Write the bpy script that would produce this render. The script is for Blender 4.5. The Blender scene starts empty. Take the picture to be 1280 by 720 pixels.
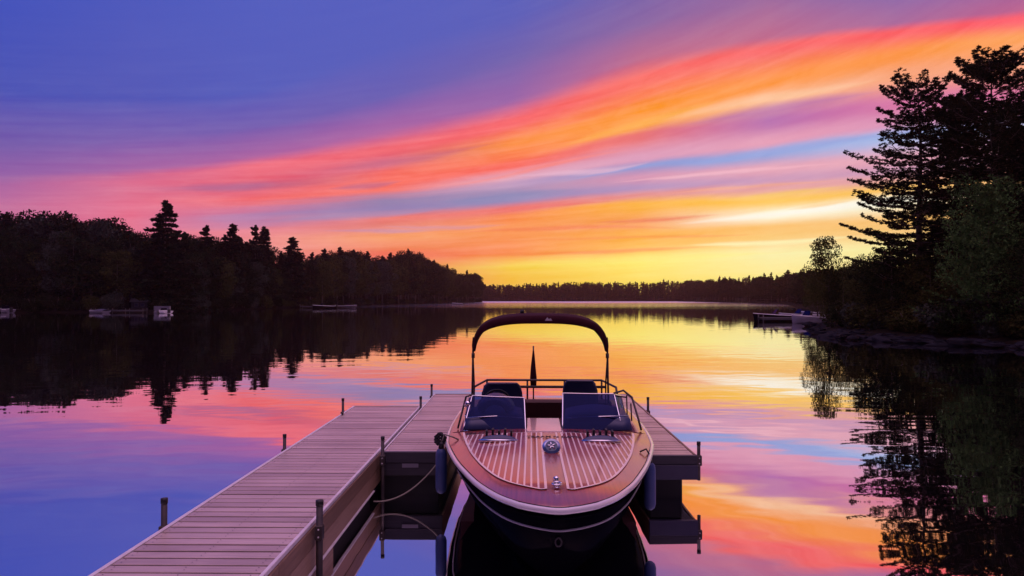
import bpy, math, random
import numpy as np
from mathutils import Vector, Matrix
R = math.radians
S = bpy.context.scene
COL = S.collection
rng = np.random.default_rng(7)
random.seed(7)

# ------------------------------------------------------------------ camera
cam_d = bpy.data.cameras.new('camera')
cam_d.sensor_width = 36; cam_d.lens = 26.0
cam_d.clip_start = 0.05; cam_d.clip_end = 6000
cam = bpy.data.objects.new('camera', cam_d); COL.objects.link(cam)
cam.location = (0, 0, 2.3)
cam.rotation_euler = (R(90 + 0.87), 0, R(0.62))
S.camera = cam
VPX, HY, F = 650.0, 374.0, 924.0        # where +Y points in the photograph, and the focal length in its pixels

def at(px, d, z=None, py=None):
    """world point seen at photo column px at distance d along +Y"""
    x = (px - VPX) / F * d
    if z is None: z = 2.3 - (py - HY) / F * d
    return (x, d, z)

# ------------------------------------------------------------------ exposure
S.view_settings.view_transform = 'Standard'
S.view_settings.look = 'None'
S.view_settings.exposure = 0.0
S.view_settings.gamma = 1.0
S.view_settings.use_curve_mapping = False
S.cycles.use_denoising = True
S.cycles.max_bounces = 8
S.cycles.volume_bounces = 0
S.cycles.sample_clamp_indirect = 4

# ------------------------------------------------------------------ sky (directional, azimuth / elevation)
def lin(c):
    out = []
    for v in c[:3]:
        v /= 255.0
        out.append(v / 12.92 if v <= 0.04045 else ((v + 0.055) / 1.055) ** 2.4)
    return tuple(out)

SKX = [0, 160, 320, 480, 640, 800, 960, 1120, 1280]
# each line of the cloud field: photo rows at the columns above, and its colours there
BANDS = [
 ([374]*9, [(235,120,140),(238,122,140),(240,125,130),(250,130,110),(255,194,56),(255,230,92),(255,245,135),(255,228,125),(250,190,110)]),
 ([352,351,350,349,348,347,346,344,340], [(235,122,145),(238,125,142),(242,130,130),(250,130,105),(255,205,62),(255,238,102),(255,250,152),(255,236,135),(250,195,110)]),
 ([336,336,336,337,334,328,317,312,305], [(232,122,148),(236,125,145),(245,135,130),(250,125,102),(255,224,84),(255,252,128),(255,255,190),(255,248,170),(250,200,120)]),
 ([326,326,325,322,319,312,300,292,285], [(230,122,150),(236,126,148),(245,140,135),(250,118,98),(255,145,80),(255,200,98),(253,212,130),(250,205,130),(250,190,120)]),
 ([316,315,312,306,300,293,284,276,268], [(228,122,152),(236,128,150),(246,148,145),(252,150,110),(255,152,88),(255,184,85),(252,198,112),(252,200,120),(250,190,120)]),
 ([306,304,300,296,288,278,269,252,240], [(226,120,152),(236,128,152),(246,150,150),(255,166,115),(255,158,92),(248,162,88),(255,251,222),(255,252,220),(250,210,150)]),
 ([297,294,288,283,270,254,250,238,228], [(222,118,154),(236,126,152),(238,138,150),(235,135,125),(255,148,92),(255,186,80),(255,203,85),(255,200,110),(250,190,120)]),
 ([288,285,278,271,260,243,233,222,212], [(216,116,156),(236,124,152),(200,134,172),(240,128,120),(240,118,112),(230,150,150),(230,166,172),(232,168,172),(235,170,170)]),
 ([278,276,268,259,248,234,224,214,203], [(210,115,158),(235,122,150),(180,132,178),(150,134,183),(150,140,188),(180,150,195),(205,156,190),(212,162,190),(215,160,185)]),
 ([268,266,261,250,237,221,210,199,188], [(205,115,160),(236,120,148),(212,128,162),(146,130,176),(170,146,186),(212,150,182),(230,166,186),(232,170,188),(232,170,188)]),
 ([258,257,254,243,229,208,192,172,160], [(200,115,160),(234,118,148),(238,118,130),(186,130,162),(196,160,196),(150,152,207),(150,167,222),(172,192,236),(180,190,230)]),
 ([250,249,248,236,221,198,177,154,142], [(193,112,162),(230,116,146),(247,114,118),(250,115,102),(226,168,190),(220,158,190),(230,160,186),(222,150,186),(220,150,186)]),
 ([243,242,240,226,206,170,152,132,120], [(186,110,164),(226,115,146),(235,110,128),(254,116,100),(253,112,100),(236,122,124),(184,114,178),(216,116,164),(220,120,160)]),
 ([236,235,232,215,194,156,126,97,88], [(180,108,165),(224,114,147),(196,105,140),(250,114,106),(255,132,86),(255,168,76),(255,192,150),(252,170,130),(252,165,130)]),
 ([231,229,223,203,180,143,106,70,50], [(174,107,166),(224,112,146),(236,108,126),(218,104,130),(255,148,76),(255,155,60),(255,152,68),(255,152,76),(255,166,98)]),
 ([226,221,208,187,152,98,62,42,26], [(166,105,167),(212,110,150),(242,110,128),(244,108,118),(251,108,112),(253,118,108),(249,114,112),(253,103,106),(255,98,112)]),
 ([216,208,192,157,120,70,44,28,12], [(150,100,170),(165,102,168),(172,100,164),(166,100,168),(152,101,170),(190,110,145),(192,112,146),(170,108,158),(188,100,145)]),
 ([180,172,158,120,72,28,2,-2,-20], [(118,93,172),(122,96,176),(118,97,178),(104,96,180),(114,99,174),(138,103,164),(160,107,158),(142,106,170),(160,105,162)]),
 ([110,120,110,60,18,-30,-60,-60,-80], [(74,85,182),(84,91,184),(84,94,188),(86,95,188),(90,96,186),(112,100,174),(135,105,170),(130,105,176),(140,105,172)]),
 ([-60,-60,-60,-60,-80,-120,-160,-170,-190], [(62,82,190),(72,88,190),(80,94,192),(84,95,192),(88,98,192),(92,98,186),(115,104,180),(125,106,178),(128,105,175)]),
]
AZ0, AZ1 = math.atan((0 - VPX) / F), math.atan((1280 - VPX) / F)
EL0, EL1 = -0.1, 1.0

def px_az(px): return math.atan((px - VPX) / F)
def py_el(px, py):
    a = px_az(px); return math.atan((HY - py) / F * math.cos(a))

world = bpy.data.worlds.new('World'); S.world = world; world.use_nodes = True
nt = world.node_tree; nt.nodes.clear()
def N(t, **k):
    n = nt.nodes.new(t)
    for a, b in k.items(): setattr(n, a, b)
    return n
def M(op, a, b=None, c=None, clamp=False):
    n = N('ShaderNodeMath', operation=op, use_clamp=clamp)
    for i, v in enumerate((a, b, c)):
        if v is None: continue
        if isinstance(v, (int, float)): n.inputs[i].default_value = v
        else: nt.links.new(v, n.inputs[i])
    return n.outputs[0]
L = nt.links.new
tc = N('ShaderNodeTexCoord'); sep = N('ShaderNodeSeparateXYZ'); L(tc.outputs['Generated'], sep.inputs[0])
az = M('ARCTAN2', sep.outputs[0], sep.outputs[1])
hyp = M('SQRT', M('ADD', M('MULTIPLY', sep.outputs[0], sep.outputs[0]), M('MULTIPLY', sep.outputs[1], sep.outputs[1])))
el0 = M('ARCTAN2', sep.outputs[2], hyp)
azn = M('DIVIDE', M('SUBTRACT', az, AZ0), AZ1 - AZ0, clamp=True)
# fibres: noise drawn out along the run of the clouds
slope = M('MULTIPLY', M('ADD', az, 0.62), 0.17)
vv = M('SUBTRACT', el0, M('MULTIPLY', slope, M('MULTIPLY', el0, 3.0)))
def streak(sx, sy, detail, w, rough=0.55, dist=0.0):
    c = N('ShaderNodeCombineXYZ'); L(M('MULTIPLY', az, sx), c.inputs[0]); L(M('MULTIPLY', vv, sy), c.inputs[1]); c.inputs[2].default_value = w
    n = N('ShaderNodeTexNoise'); n.inputs['Scale'].default_value = 1; n.inputs['Detail'].default_value = detail
    n.inputs['Roughness'].default_value = rough; n.inputs['Distortion'].default_value = dist
    L(c.outputs[0], n.inputs['Vector'])
    return M('SUBTRACT', n.outputs['Fac'], 0.5)
n1 = streak(2.4, 16, 3, 1.3, dist=0.3)
n2 = streak(6, 90, 7, 7.7, 0.62, dist=0.35)
calm = N('ShaderNodeMapRange', interpolation_type='SMOOTHSTEP'); L(el0, calm.inputs['Value'])
calm.inputs['From Min'].default_value = R(8); calm.inputs['From Max'].default_value = R(19); calm.inputs['To Min'].default_value = 1.0; calm.inputs['To Max'].default_value = 0.10
right = N('ShaderNodeMapRange'); L(az, right.inputs['Value']); right.inputs['From Min'].default_value = R(-8); right.inputs['From Max'].default_value = R(10); right.inputs['To Max'].default_value = 0.6
calm = M('MINIMUM', M('ADD', calm.outputs[0], right.outputs[0]), 1.0)
el = M('ADD', el0, M('MULTIPLY', calm, M('ADD', M('MULTIPLY', n1, 0.012), M('MULTIPLY', n2, 0.008))))
el = M('MAXIMUM', el, 0.0)
eln = M('DIVIDE', M('SUBTRACT', el, EL0), EL1 - EL0)

def curve_node(pys):
    fc = N('ShaderNodeFloatCurve'); cv = fc.mapping.curves[0]
    pts = []
    for px, py in zip(SKX, pys):
        pts.append(((px_az(px) - AZ0) / (AZ1 - AZ0), (py_el(px, py) - EL0) / (EL1 - EL0)))
    cv.points[0].location = pts[0]; cv.points[1].location = pts[-1]
    for p in pts[1:-1]: cv.points.new(*p)
    fc.mapping.update(); L(azn, fc.inputs['Value'])
    return fc.outputs[0]
def ramp_node(cols):
    r = N('ShaderNodeValToRGB'); cr = r.color_ramp; cr.interpolation = 'B_SPLINE' if False else 'EASE'
    cr.elements[0].position = 0; cr.elements[0].color = (*lin(cols[0]), 1)
    cr.elements[1].position = 1; cr.elements[1].color = (*lin(cols[-1]), 1)
    for px, c in list(zip(SKX, cols))[1:-1]:
        e = cr.elements.new((px_az(px) - AZ0) / (AZ1 - AZ0)); e.color = (*lin(c), 1)
    cr.interpolation = 'LINEAR'
    L(azn, r.inputs[0]); return r.outputs[0]
def mixc(fac, a, b, mode='MIX'):
    m = N('ShaderNodeMix', data_type='RGBA', blend_type=mode)
    for sock, v in ((m.inputs[0], fac), (m.inputs[6], a), (m.inputs[7], b)):
        if isinstance(v, (int, float)): sock.default_value = v
        elif isinstance(v, tuple): sock.default_value = (*v, 1)
        else: L(v, sock)
    return m.outputs[2]
curves = [curve_node(b[0]) for b in BANDS]
cols = [ramp_node(b[1]) for b in BANDS]
cur = cols[0]
for i in range(1, len(BANDS)):
    mr = N('ShaderNodeMapRange', interpolation_type='SMOOTHSTEP' if 3 < i < 17 else 'LINEAR')
    L(eln, mr.inputs['Value']); L(curves[i-1], mr.inputs['From Min']); L(curves[i], mr.inputs['From Max'])
    cur = mixc(mr.outputs[0], cur, cols[i])
# single thin streaks: line through photo rows, half width, colour, strength
STREAKS = [
 ([(840,279),(900,273),(960,268),(1060,257),(1280,240)], 4.5, (255,253,238), .95), ([(735,278),(800,276),(850,272),(905,266)], 2.5, (238,122,92), .75),
 ([(825,153),(900,134),(960,123),(1040,111),(1110,98)], 4.5, (255,205,165), .6), ([(850,157),(900,148),(960,138),(1100,115)], 7, (178,106,178), .6),
 ([(690,229),(800,208),(900,197),(1060,175),(1280,150)], 4, (140,166,226), .6), ([(540,250),(600,247),(640,243),(730,236)], 5, (130,140,188), .6),
 ([(590,263),(640,260),(700,256),(770,250)], 2, (240,116,112), .6), ([(560,291),(640,287),(750,283),(860,284)], 2.5, (247,126,92), .55),
 ([(470,281),(540,284),(600,283),(640,281)], 2.5, (212,150,175), .5), ([(610,303),(700,299),(800,296),(960,292)], 2, (250,146,82), .5),
 ([(395,288),(460,288),(520,288),(560,287)], 2.5, (198,150,186), .55), ([(215,233),(260,234),(300,232),(350,225)], 5, (184,104,146), .65),
 ([(405,235),(440,232),(470,229),(505,223)], 4, (188,110,146), .6), ([(395,212),(470,203),(540,194),(625,177)], 4, (200,104,134), .5),
 ([(850,307),(920,305),(980,303),(1080,294)], 3, (255,253,195), .8), ([(320,276),(400,271),(480,266),(560,257)], 4, (146,148,200), .5),
 ([(240,273),(280,272),(320,271),(345,270)], 4, (196,142,184), .55), ([(655,172),(740,142),(840,106),(960,76)], 4, (255,122,82), .45),
 ([(700,181),(760,166),(830,148),(910,122)], 5, (255,182,84), .6), ([(750,108),(850,82),(960,62),(1200,34)], 5, (255,90,98), .3),
 ([(600,322),(700,318),(780,314),(900,308)], 2.5, (250,140,78), .6), ([(640,330),(740,327),(860,322),(1000,314)], 4, (255,246,130), .5),
 ([(760,228),(840,220),(930,212),(1060,203)], 2, (244,190,205), .6), ([(640,219),(700,216),(760,212),(820,200)], 3, (236,190,214), .6),
 ([(820,243),(900,235),(980,229),(1060,224)], 1.8, (244,176,150), .6), ([(560,232),(620,222),(700,203),(790,186)], 2.5, (252,128,112), .5),
 ([(890,250),(960,243),(1010,238),(1060,232)], 3, (255,214,100), .5), ([(980,262),(1010,258),(1040,254),(1070,250)], 2, (255,200,110), .5),
]
PXR = 1.0 / F
for line, hwid, colr, alpha in STREAKS:
    fc = N('ShaderNodeFloatCurve'); cv = fc.mapping.curves[0]
    pp = [((px_az(px) - AZ0) / (AZ1 - AZ0), (py_el(px, py) - EL0) / (EL1 - EL0)) for px, py in line]
    cv.points[0].location = pp[0]; cv.points[1].location = pp[-1]
    for p in pp[1:-1]: cv.points.new(*p)
    fc.mapping.update(); L(azn, fc.inputs['Value'])
    dist = M('MULTIPLY', M('ABSOLUTE', M('SUBTRACT', eln, fc.outputs[0])), (EL1 - EL0) / PXR)
    # tapered: widest in the middle of its run, nothing at its ends
    mid, half = (pp[0][0] + pp[-1][0]) / 2, (pp[-1][0] - pp[0][0]) / 2
    q = M('DIVIDE', M('ABSOLUTE', M('SUBTRACT', azn, mid)), half)
    tap = M('SUBTRACT', 1.0, M('POWER', q, 2.2), clamp=True)
    prof = M('SUBTRACT', 1.0, M('DIVIDE', dist, M('ADD', M('MULTIPLY', tap, hwid * 1.5), 0.05)), clamp=True)
    prof = M('MULTIPLY', M('MULTIPLY', prof, tap), M('ADD', 1.25, M('MULTIPLY', n2, 1.6)), clamp=True)
    cur = mixc(M('MULTIPLY', prof, alpha), cur, lin(colr))
# thin fibres lighten or redden the clouds
n3 = streak(5, 130, 7, 3.1, 0.62, 0.3)
n5 = streak(16, 75, 7, 5.5, 0.68, 0.6)
fib = M('MULTIPLY', M('MULTIPLY', M('ADD', n3, M('MULTIPLY', n5, 0.6)), calm), 0.5)
hsv = N('ShaderNodeHueSaturation'); L(cur, hsv.inputs['Color'])
L(M('ADD', 1.0, M('MULTIPLY', fib, 0.35)), hsv.inputs['Value']); L(M('SUBTRACT', 1.0, M('MULTIPLY', fib, 0.5)), hsv.inputs['Saturation'])
cur = hsv.outputs[0]
# overhead and behind: unseen sky, brightened above to light the docks, darkened behind
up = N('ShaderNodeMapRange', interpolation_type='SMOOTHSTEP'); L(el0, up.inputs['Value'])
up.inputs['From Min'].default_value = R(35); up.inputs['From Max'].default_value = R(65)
ZENITH_FILL = (2.05, 1.02, 1.40)
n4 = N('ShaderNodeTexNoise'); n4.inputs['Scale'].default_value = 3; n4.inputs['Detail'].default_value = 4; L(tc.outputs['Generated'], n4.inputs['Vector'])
zen = mixc(n4.outputs['Fac'], ZENITH_FILL, (1.15, 0.76, 1.40))
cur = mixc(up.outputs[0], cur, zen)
bk = N('ShaderNodeMapRange', interpolation_type='SMOOTHSTEP'); L(M('ABSOLUTE', az), bk.inputs['Value'])
bk.inputs['From Min'].default_value = R(50); bk.inputs['From Max'].default_value = R(110)
back = mixc(n4.outputs['Fac'], (0.010, 0.014, 0.075), (0.028, 0.022, 0.085))
cur = mixc(M('MULTIPLY', bk.outputs[0], M('SUBTRACT', 1.0, up.outputs[0])), cur, back)

SUN_EL, SUN_AZ = R(0.15), px_az(850)
sky = N('ShaderNodeTexSky', sky_type='NISHITA'); sky.sun_disc = False
sky.sun_elevation = SUN_EL; sky.sun_rotation = SUN_AZ
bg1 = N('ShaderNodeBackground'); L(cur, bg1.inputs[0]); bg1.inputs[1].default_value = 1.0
bg2 = N('ShaderNodeBackground'); L(sky.outputs[0], bg2.inputs[0]); bg2.inputs[1].default_value = 0.004
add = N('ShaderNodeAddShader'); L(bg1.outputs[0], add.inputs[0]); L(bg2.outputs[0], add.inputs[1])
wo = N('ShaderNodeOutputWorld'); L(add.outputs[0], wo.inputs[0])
world.cycles.sampling_method = 'MANUAL'; world.cycles.sample_map_resolution = 1024

sd = bpy.data.lights.new('sun', 'SUN'); sd.energy = 0.5; sd.angle = R(0.5); sd.color = (1, 0.62, 0.32)
sun = bpy.data.objects.new('sun', sd); COL.objects.link(sun)
dv = Vector((math.sin(SUN_AZ) * math.cos(SUN_EL), math.cos(SUN_AZ) * math.cos(SUN_EL), math.sin(SUN_EL)))
sun.rotation_euler = dv.to_track_quat('Z', 'Y').to_euler(); sun.location = dv * 50

# ------------------------------------------------------------------ helpers
def tag(o, label=None, cat=None, group=None, kind=None):
    if label: o['label'] = label
    if cat: o['category'] = cat
    if group: o['group'] = group
    if kind: o['kind'] = kind
    return o
def empty(name, loc=(0,0,0), rz=0, **k):
    o = bpy.data.objects.new(name, None); COL.objects.link(o); o.location = loc; o.rotation_euler = (0,0,rz)
    o.empty_display_size = 0.2
    return tag(o, **k)
def copy_tree(o, parent=None):
    c = o.copy(); COL.objects.link(c)
    if parent is not None: c.parent = parent
    for ch in list(o.children): copy_tree(ch, c)
    return c

class MB:
    def __init__(s): s.v = []; s.f = []; s.sm = []
    def add(s, vs, fs, smooth=False):
        b = len(s.v); s.v += [tuple(v) for v in vs]; s.f += [tuple(b + i for i in f) for f in fs]; s.sm += [smooth] * len(fs)
        return s
    def box(s, x0, x1, y0, y1, z0, z1, bev=0.0):
        if bev <= 0:
            vs = [(x, y, z) for z in (z0, z1) for y in (y0, y1) for x in (x0, x1)]
            return s.add(vs, [(0,2,3,1),(4,5,7,6),(0,1,5,4),(2,6,7,3),(0,4,6,2),(1,3,7,5)])
        b = bev
        rings = [(b, z0), (0, z0 + b), (0, z1 - b), (b, z1)]
        vs = []
        for ins, z in rings:
            a0, a1, c0, c1 = x0 + ins, x1 - ins, y0 + ins, y1 - ins
            k = b * 0.6
            vs += [(a0+k,c0,z),(a1-k,c0,z),(a1,c0+k,z),(a1,c1-k,z),(a1-k,c1,z),(a0+k,c1,z),(a0,c1-k,z),(a0,c0+k,z)]
        fs = [tuple(reversed(range(8))), tuple(range(24, 32))]
        for r in range(3):
            for i in range(8):
                j = (i + 1) % 8; fs.append((r*8+i, r*8+j, r*8+8+j, r*8+8+i))
        return s.add(vs, fs)
    def tube(s, pts, r, n=8, cap=True, smooth=True):
        pts = [Vector(p) for p in pts]; rs = r if isinstance(r, (list, tuple)) else [r] * len(pts)
        vs = []; prev = None
        for i, p in enumerate(pts):
            t = (pts[min(i+1, len(pts)-1)] - pts[max(i-1, 0)]).normalized()
            if prev is None:
                a = Vector((0,0,1)) if abs(t.z) < 0.9 else Vector((1,0,0))
                u = t.cross(a).normalized()
            else:
                u = (prev - t * prev.dot(t)).normalized()
            prev = u; w = t.cross(u)
            for k in range(n):
                a = 2 * math.pi * k / n
                vs.append(p + (u * math.cos(a) + w * math.sin(a)) * rs[i])
        fs = []
        for i in range(len(pts) - 1):
            for k in range(n):
                j = (k + 1) % n
                fs.append((i*n+k, i*n+j, (i+1)*n+j, (i+1)*n+k))
        if cap: fs.append(tuple(reversed(range(n)))); fs.append(tuple(range((len(pts)-1)*n, len(pts)*n)))
        return s.add(vs, fs, smooth)
    def grid(s, rows, smooth=True, flip=False):
        nr, nc = len(rows), len(rows[0]); vs = [p for r in rows for p in r]; fs = []
        for i in range(nr - 1):
            for j in range(nc - 1):
                q = (i*nc+j, i*nc+j+1, (i+1)*nc+j+1, (i+1)*nc+j)
                fs.append(tuple(reversed(q)) if flip else q)
        return s.add(vs, fs, smooth)
    def build(s, name, mat, parent=None, solid=0.0, bevel=0.0, **k):
        me = bpy.data.meshes.new(name); me.from_pydata([tuple(v) for v in s.v], [], s.f)
        me.polygons.foreach_set('use_smooth', s.sm); me.update()
        if mat: me.materials.append(mat)
        o = bpy.data.objects.new(name, me); COL.objects.link(o)
        if parent is not None: o.parent = parent
        if solid: m = o.modifiers.new('s', 'SOLIDIFY'); m.thickness = solid; m.offset = 0
        if bevel: m = o.modifiers.new('b', 'BEVEL'); m.width = bevel; m.segments = 2; m.limit_method = 'ANGLE'
        return tag(o, **k)

def mat(name, color, rough=0.6, metal=0.0, spec=0.5, coat=0.0, var=None, scale=5.0, stretch=(1,1,1), bump=0.0, trans=0.0, emis=None, coords='Object'):
    m = bpy.data.materials.new(name); m.use_nodes = True; t = m.node_tree; b = t.nodes['Principled BSDF']
    b.inputs['Base Color'].default_value = (*color, 1); b.inputs['Roughness'].default_value = rough
    b.inputs['Metallic'].default_value = metal; b.inputs['Specular IOR Level'].default_value = spec
    b.inputs['Coat Weight'].default_value = coat; b.inputs['Coat Roughness'].default_value = 0.08
    if trans: b.inputs['Transmission Weight'].default_value = trans
    if emis: b.inputs['Emission Color'].default_value = (*emis[0], 1); b.inputs['Emission Strength'].default_value = emis[1]
    if var or bump:
        c = t.nodes.new('ShaderNodeTexCoord'); mp = t.nodes.new('ShaderNodeMapping'); mp.inputs['Scale'].default_value = stretch
        t.links.new(c.outputs[coords], mp.inputs[0])
        n = t.nodes.new('ShaderNodeTexNoise'); n.inputs['Scale'].default_value = scale; n.inputs['Detail'].default_value = 5
        t.links.new(mp.outputs[0], n.inputs['Vector'])
        if var:
            r = t.nodes.new('ShaderNodeValToRGB'); r.color_ramp.elements[0].position = 0.3; r.color_ramp.elements[1].position = 0.7
            r.color_ramp.elements[0].color = (*color, 1); r.color_ramp.elements[1].color = (*var, 1)
            t.links.new(n.outputs['Fac'], r.inputs[0]); t.links.new(r.outputs[0], b.inputs['Base Color'])
        if bump:
            bp = t.nodes.new('ShaderNodeBump'); bp.inputs['Strength'].default_value = bump; bp.inputs['Distance'].default_value = 0.01
            t.links.new(n.outputs['Fac'], bp.inputs['Height']); t.links.new(bp.outputs[0], b.inputs['Normal'])
    return m

# ------------------------------------------------------------------ materials
def wood_mat(name, c1, c2, across=True, rough=0.55, spec=0.5, isl=0.3):
    """weathered boards: grain along the board, every board its own tone"""
    m = bpy.data.materials.new(name); m.use_nodes = True; t = m.node_tree; b = t.nodes['Principled BSDF']; K = t.links.new
    c = t.nodes.new('ShaderNodeTexCoord'); mp = t.nodes.new('ShaderNodeMapping')
    mp.inputs['Scale'].default_value = (1.2, 22, 22) if across else (22, 1.2, 22)
    K(c.outputs['Object'], mp.inputs[0])
    n = t.nodes.new('ShaderNodeTexNoise'); n.inputs['Scale'].default_value = 2.2; n.inputs['Detail'].default_value = 6; K(mp.outputs[0], n.inputs[0])
    n2 = t.nodes.new('ShaderNodeTexNoise'); n2.inputs['Scale'].default_value = 1.7; n2.inputs['Detail'].default_value = 4; K(c.outputs['Object'], n2.inputs[0])
    g = t.nodes.new('ShaderNodeNewGeometry')
    a = t.nodes.new('ShaderNodeMath'); a.operation = 'MULTIPLY_ADD'; a.inputs[1].default_value = isl * 2; a.inputs[2].default_value = -isl
    K(g.outputs['Random Per Island'], a.inputs[0])
    s = t.nodes.new('ShaderNodeMath'); K(a.outputs[0], s.inputs[0]); K(n.outputs['Fac'], s.inputs[1])
    s2 = t.nodes.new('ShaderNodeMath'); s2.operation = 'MULTIPLY_ADD'; s2.inputs[1].default_value = 0.8; s2.inputs[2].default_value = -0.4; K(n2.outputs['Fac'], s2.inputs[0])
    s3 = t.nodes.new('ShaderNodeMath'); K(s.outputs[0], s3.inputs[0]); K(s2.outputs[0], s3.inputs[1])
    r = t.nodes.new('ShaderNodeValToRGB'); r.color_ramp.elements[0].position = 0.2; r.color_ramp.elements[1].position = 0.8
    r.color_ramp.elements[0].color = (*c1, 1); r.color_ramp.elements[1].color = (*c2, 1)
    K(s3.outputs[0], r.inputs[0]); K(r.outputs[0], b.inputs['Base Color'])
    b.inputs['Roughness'].default_value = rough; b.inputs['Specular IOR Level'].default_value = spec
    bp = t.nodes.new('ShaderNodeBump'); bp.inputs['Strength'].default_value = 0.2; bp.inputs['Distance'].default_value = 0.002
    K(n.outputs['Fac'], bp.inputs['Height']); K(bp.outputs[0], b.inputs['Normal'])
    return m
m_board = wood_mat('weathered_board', (0.40, 0.30, 0.245), (0.64, 0.50, 0.415), rough=0.36, spec=1.0)
m_fascia = wood_mat('fascia_board', (0.20, 0.12, 0.07), (0.34, 0.21, 0.13), across=False, rough=0.55)
m_navywood = wood_mat('dark_frame_board', (0.028, 0.025, 0.032), (0.055, 0.048, 0.062), rough=0.5)
m_alu = mat('pale_edge_paint', (0.80, 0.77, 0.77), 0.4, 0.0, var=(0.66,0.62,0.62), scale=8)
m_float = mat('black_float', (0.012, 0.012, 0.012), 0.7)
m_post = mat('dark_steel_pipe', (0.05, 0.045, 0.05), 0.5, 0.5, var=(0.09,0.07,0.06), scale=12)
m_rope = mat('rope', (0.26, 0.24, 0.19), 0.85)
m_blackrope = mat('black_rope', (0.02, 0.02, 0.025), 0.8)
m_fender = mat('blue_fender_vinyl', (0.035, 0.06, 0.19), 0.45, var=(0.05,0.08,0.23), scale=6)
m_white = mat('white_gelcoat', (0.78, 0.76, 0.76), 0.22, coat=0.5)
m_hull = mat('navy_gelcoat', (0.003, 0.003, 0.006), 0.3, coat=0.02, spec=0.0)
m_chrome = mat('chrome', (0.8, 0.8, 0.82), 0.12, 1.0)
m_black = mat('black_rubber', (0.01, 0.01, 0.012), 0.5)
m_canvas = mat('burgundy_canvas', (0.05, 0.010, 0.018), 0.85, spec=0.1, var=(0.035,0.008,0.014), scale=9, bump=0.3)
m_vinyl = mat('dark_blue_vinyl', (0.025, 0.028, 0.075), 0.45, var=(0.035,0.035,0.09), scale=7)
m_liner = mat('dark_red_liner', (0.09, 0.018, 0.02), 0.6, var=(0.06,0.012,0.016), scale=5)
m_dash = mat('navy_dash_vinyl', (0.03, 0.04, 0.12), 0.4)
m_leafmark = mat('grey_print', (0.45, 0.42, 0.44), 0.7)
m_ink = mat('dark_lettering', (0.03, 0.012, 0.012), 0.6)
def varnish(name, c1, c2, stripes=False):
    m = bpy.data.materials.new(name); m.use_nodes = True; t = m.node_tree; b = t.nodes['Principled BSDF']; K = t.links.new
    c = t.nodes.new('ShaderNodeTexCoord'); mp = t.nodes.new('ShaderNodeMapping'); mp.inputs['Scale'].default_value = (30, 1.5, 5)
    K(c.outputs['Object'], mp.inputs[0])
    n = t.nodes.new('ShaderNodeTexNoise'); n.inputs['Scale'].default_value = 1.6; n.inputs['Detail'].default_value = 6; K(mp.outputs[0], n.inputs[0])
    r = t.nodes.new('ShaderNodeValToRGB'); r.color_ramp.elements[0].position = 0.3; r.color_ramp.elements[1].position = 0.72
    r.color_ramp.elements[0].color = (*c1, 1); r.color_ramp.elements[1].color = (*c2, 1); K(n.outputs['Fac'], r.inputs[0])
    K(r.outputs[0], b.inputs['Base Color'])
    b.inputs['Roughness'].default_value = 0.38; b.inputs['Coat Weight'].default_value = 1.0; b.inputs['Coat Roughness'].default_value = 0.14; b.inputs['Coat IOR'].default_value = 1.6
    b.inputs['Specular IOR Level'].default_value = 0.6
    return m
m_mahog = varnish('varnished_mahogany', (0.22, 0.022, 0.010), (0.38, 0.055, 0.022))
m_teak = varnish('varnished_teak', (0.32, 0.050, 0.022), (0.50, 0.10, 0.045))
m_holly = mat('pale_inlay', (0.95, 0.78, 0.70), 0.4, coat=0.5)

def glass_mat():
    m = bpy.data.materials.new('tinted_screen'); m.use_nodes = True; t = m.node_tree; t.nodes.clear()
    tr = t.nodes.new('ShaderNodeBsdfTransparent'); tr.inputs[0].default_value = (0.10, 0.12, 0.30, 1)
    gl = t.nodes.new('ShaderNodeBsdfGlossy'); gl.inputs['Roughness'].default_value = 0.04; gl.inputs['Color'].default_value = (0.11,0.14,0.48,1)
    lw = t.nodes.new('ShaderNodeFresnel'); lw.inputs[0].default_value = 1.6
    mx = t.nodes.new('ShaderNodeMixShader'); o = t.nodes.new('ShaderNodeOutputMaterial'); K = t.links.new
    K(lw.outputs[0], mx.inputs[0]); K(tr.outputs[0], mx.inputs[1]); K(gl.outputs[0], mx.inputs[2]); K(mx.outputs[0], o.inputs[0])
    return m
m_glass = glass_mat()

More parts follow.
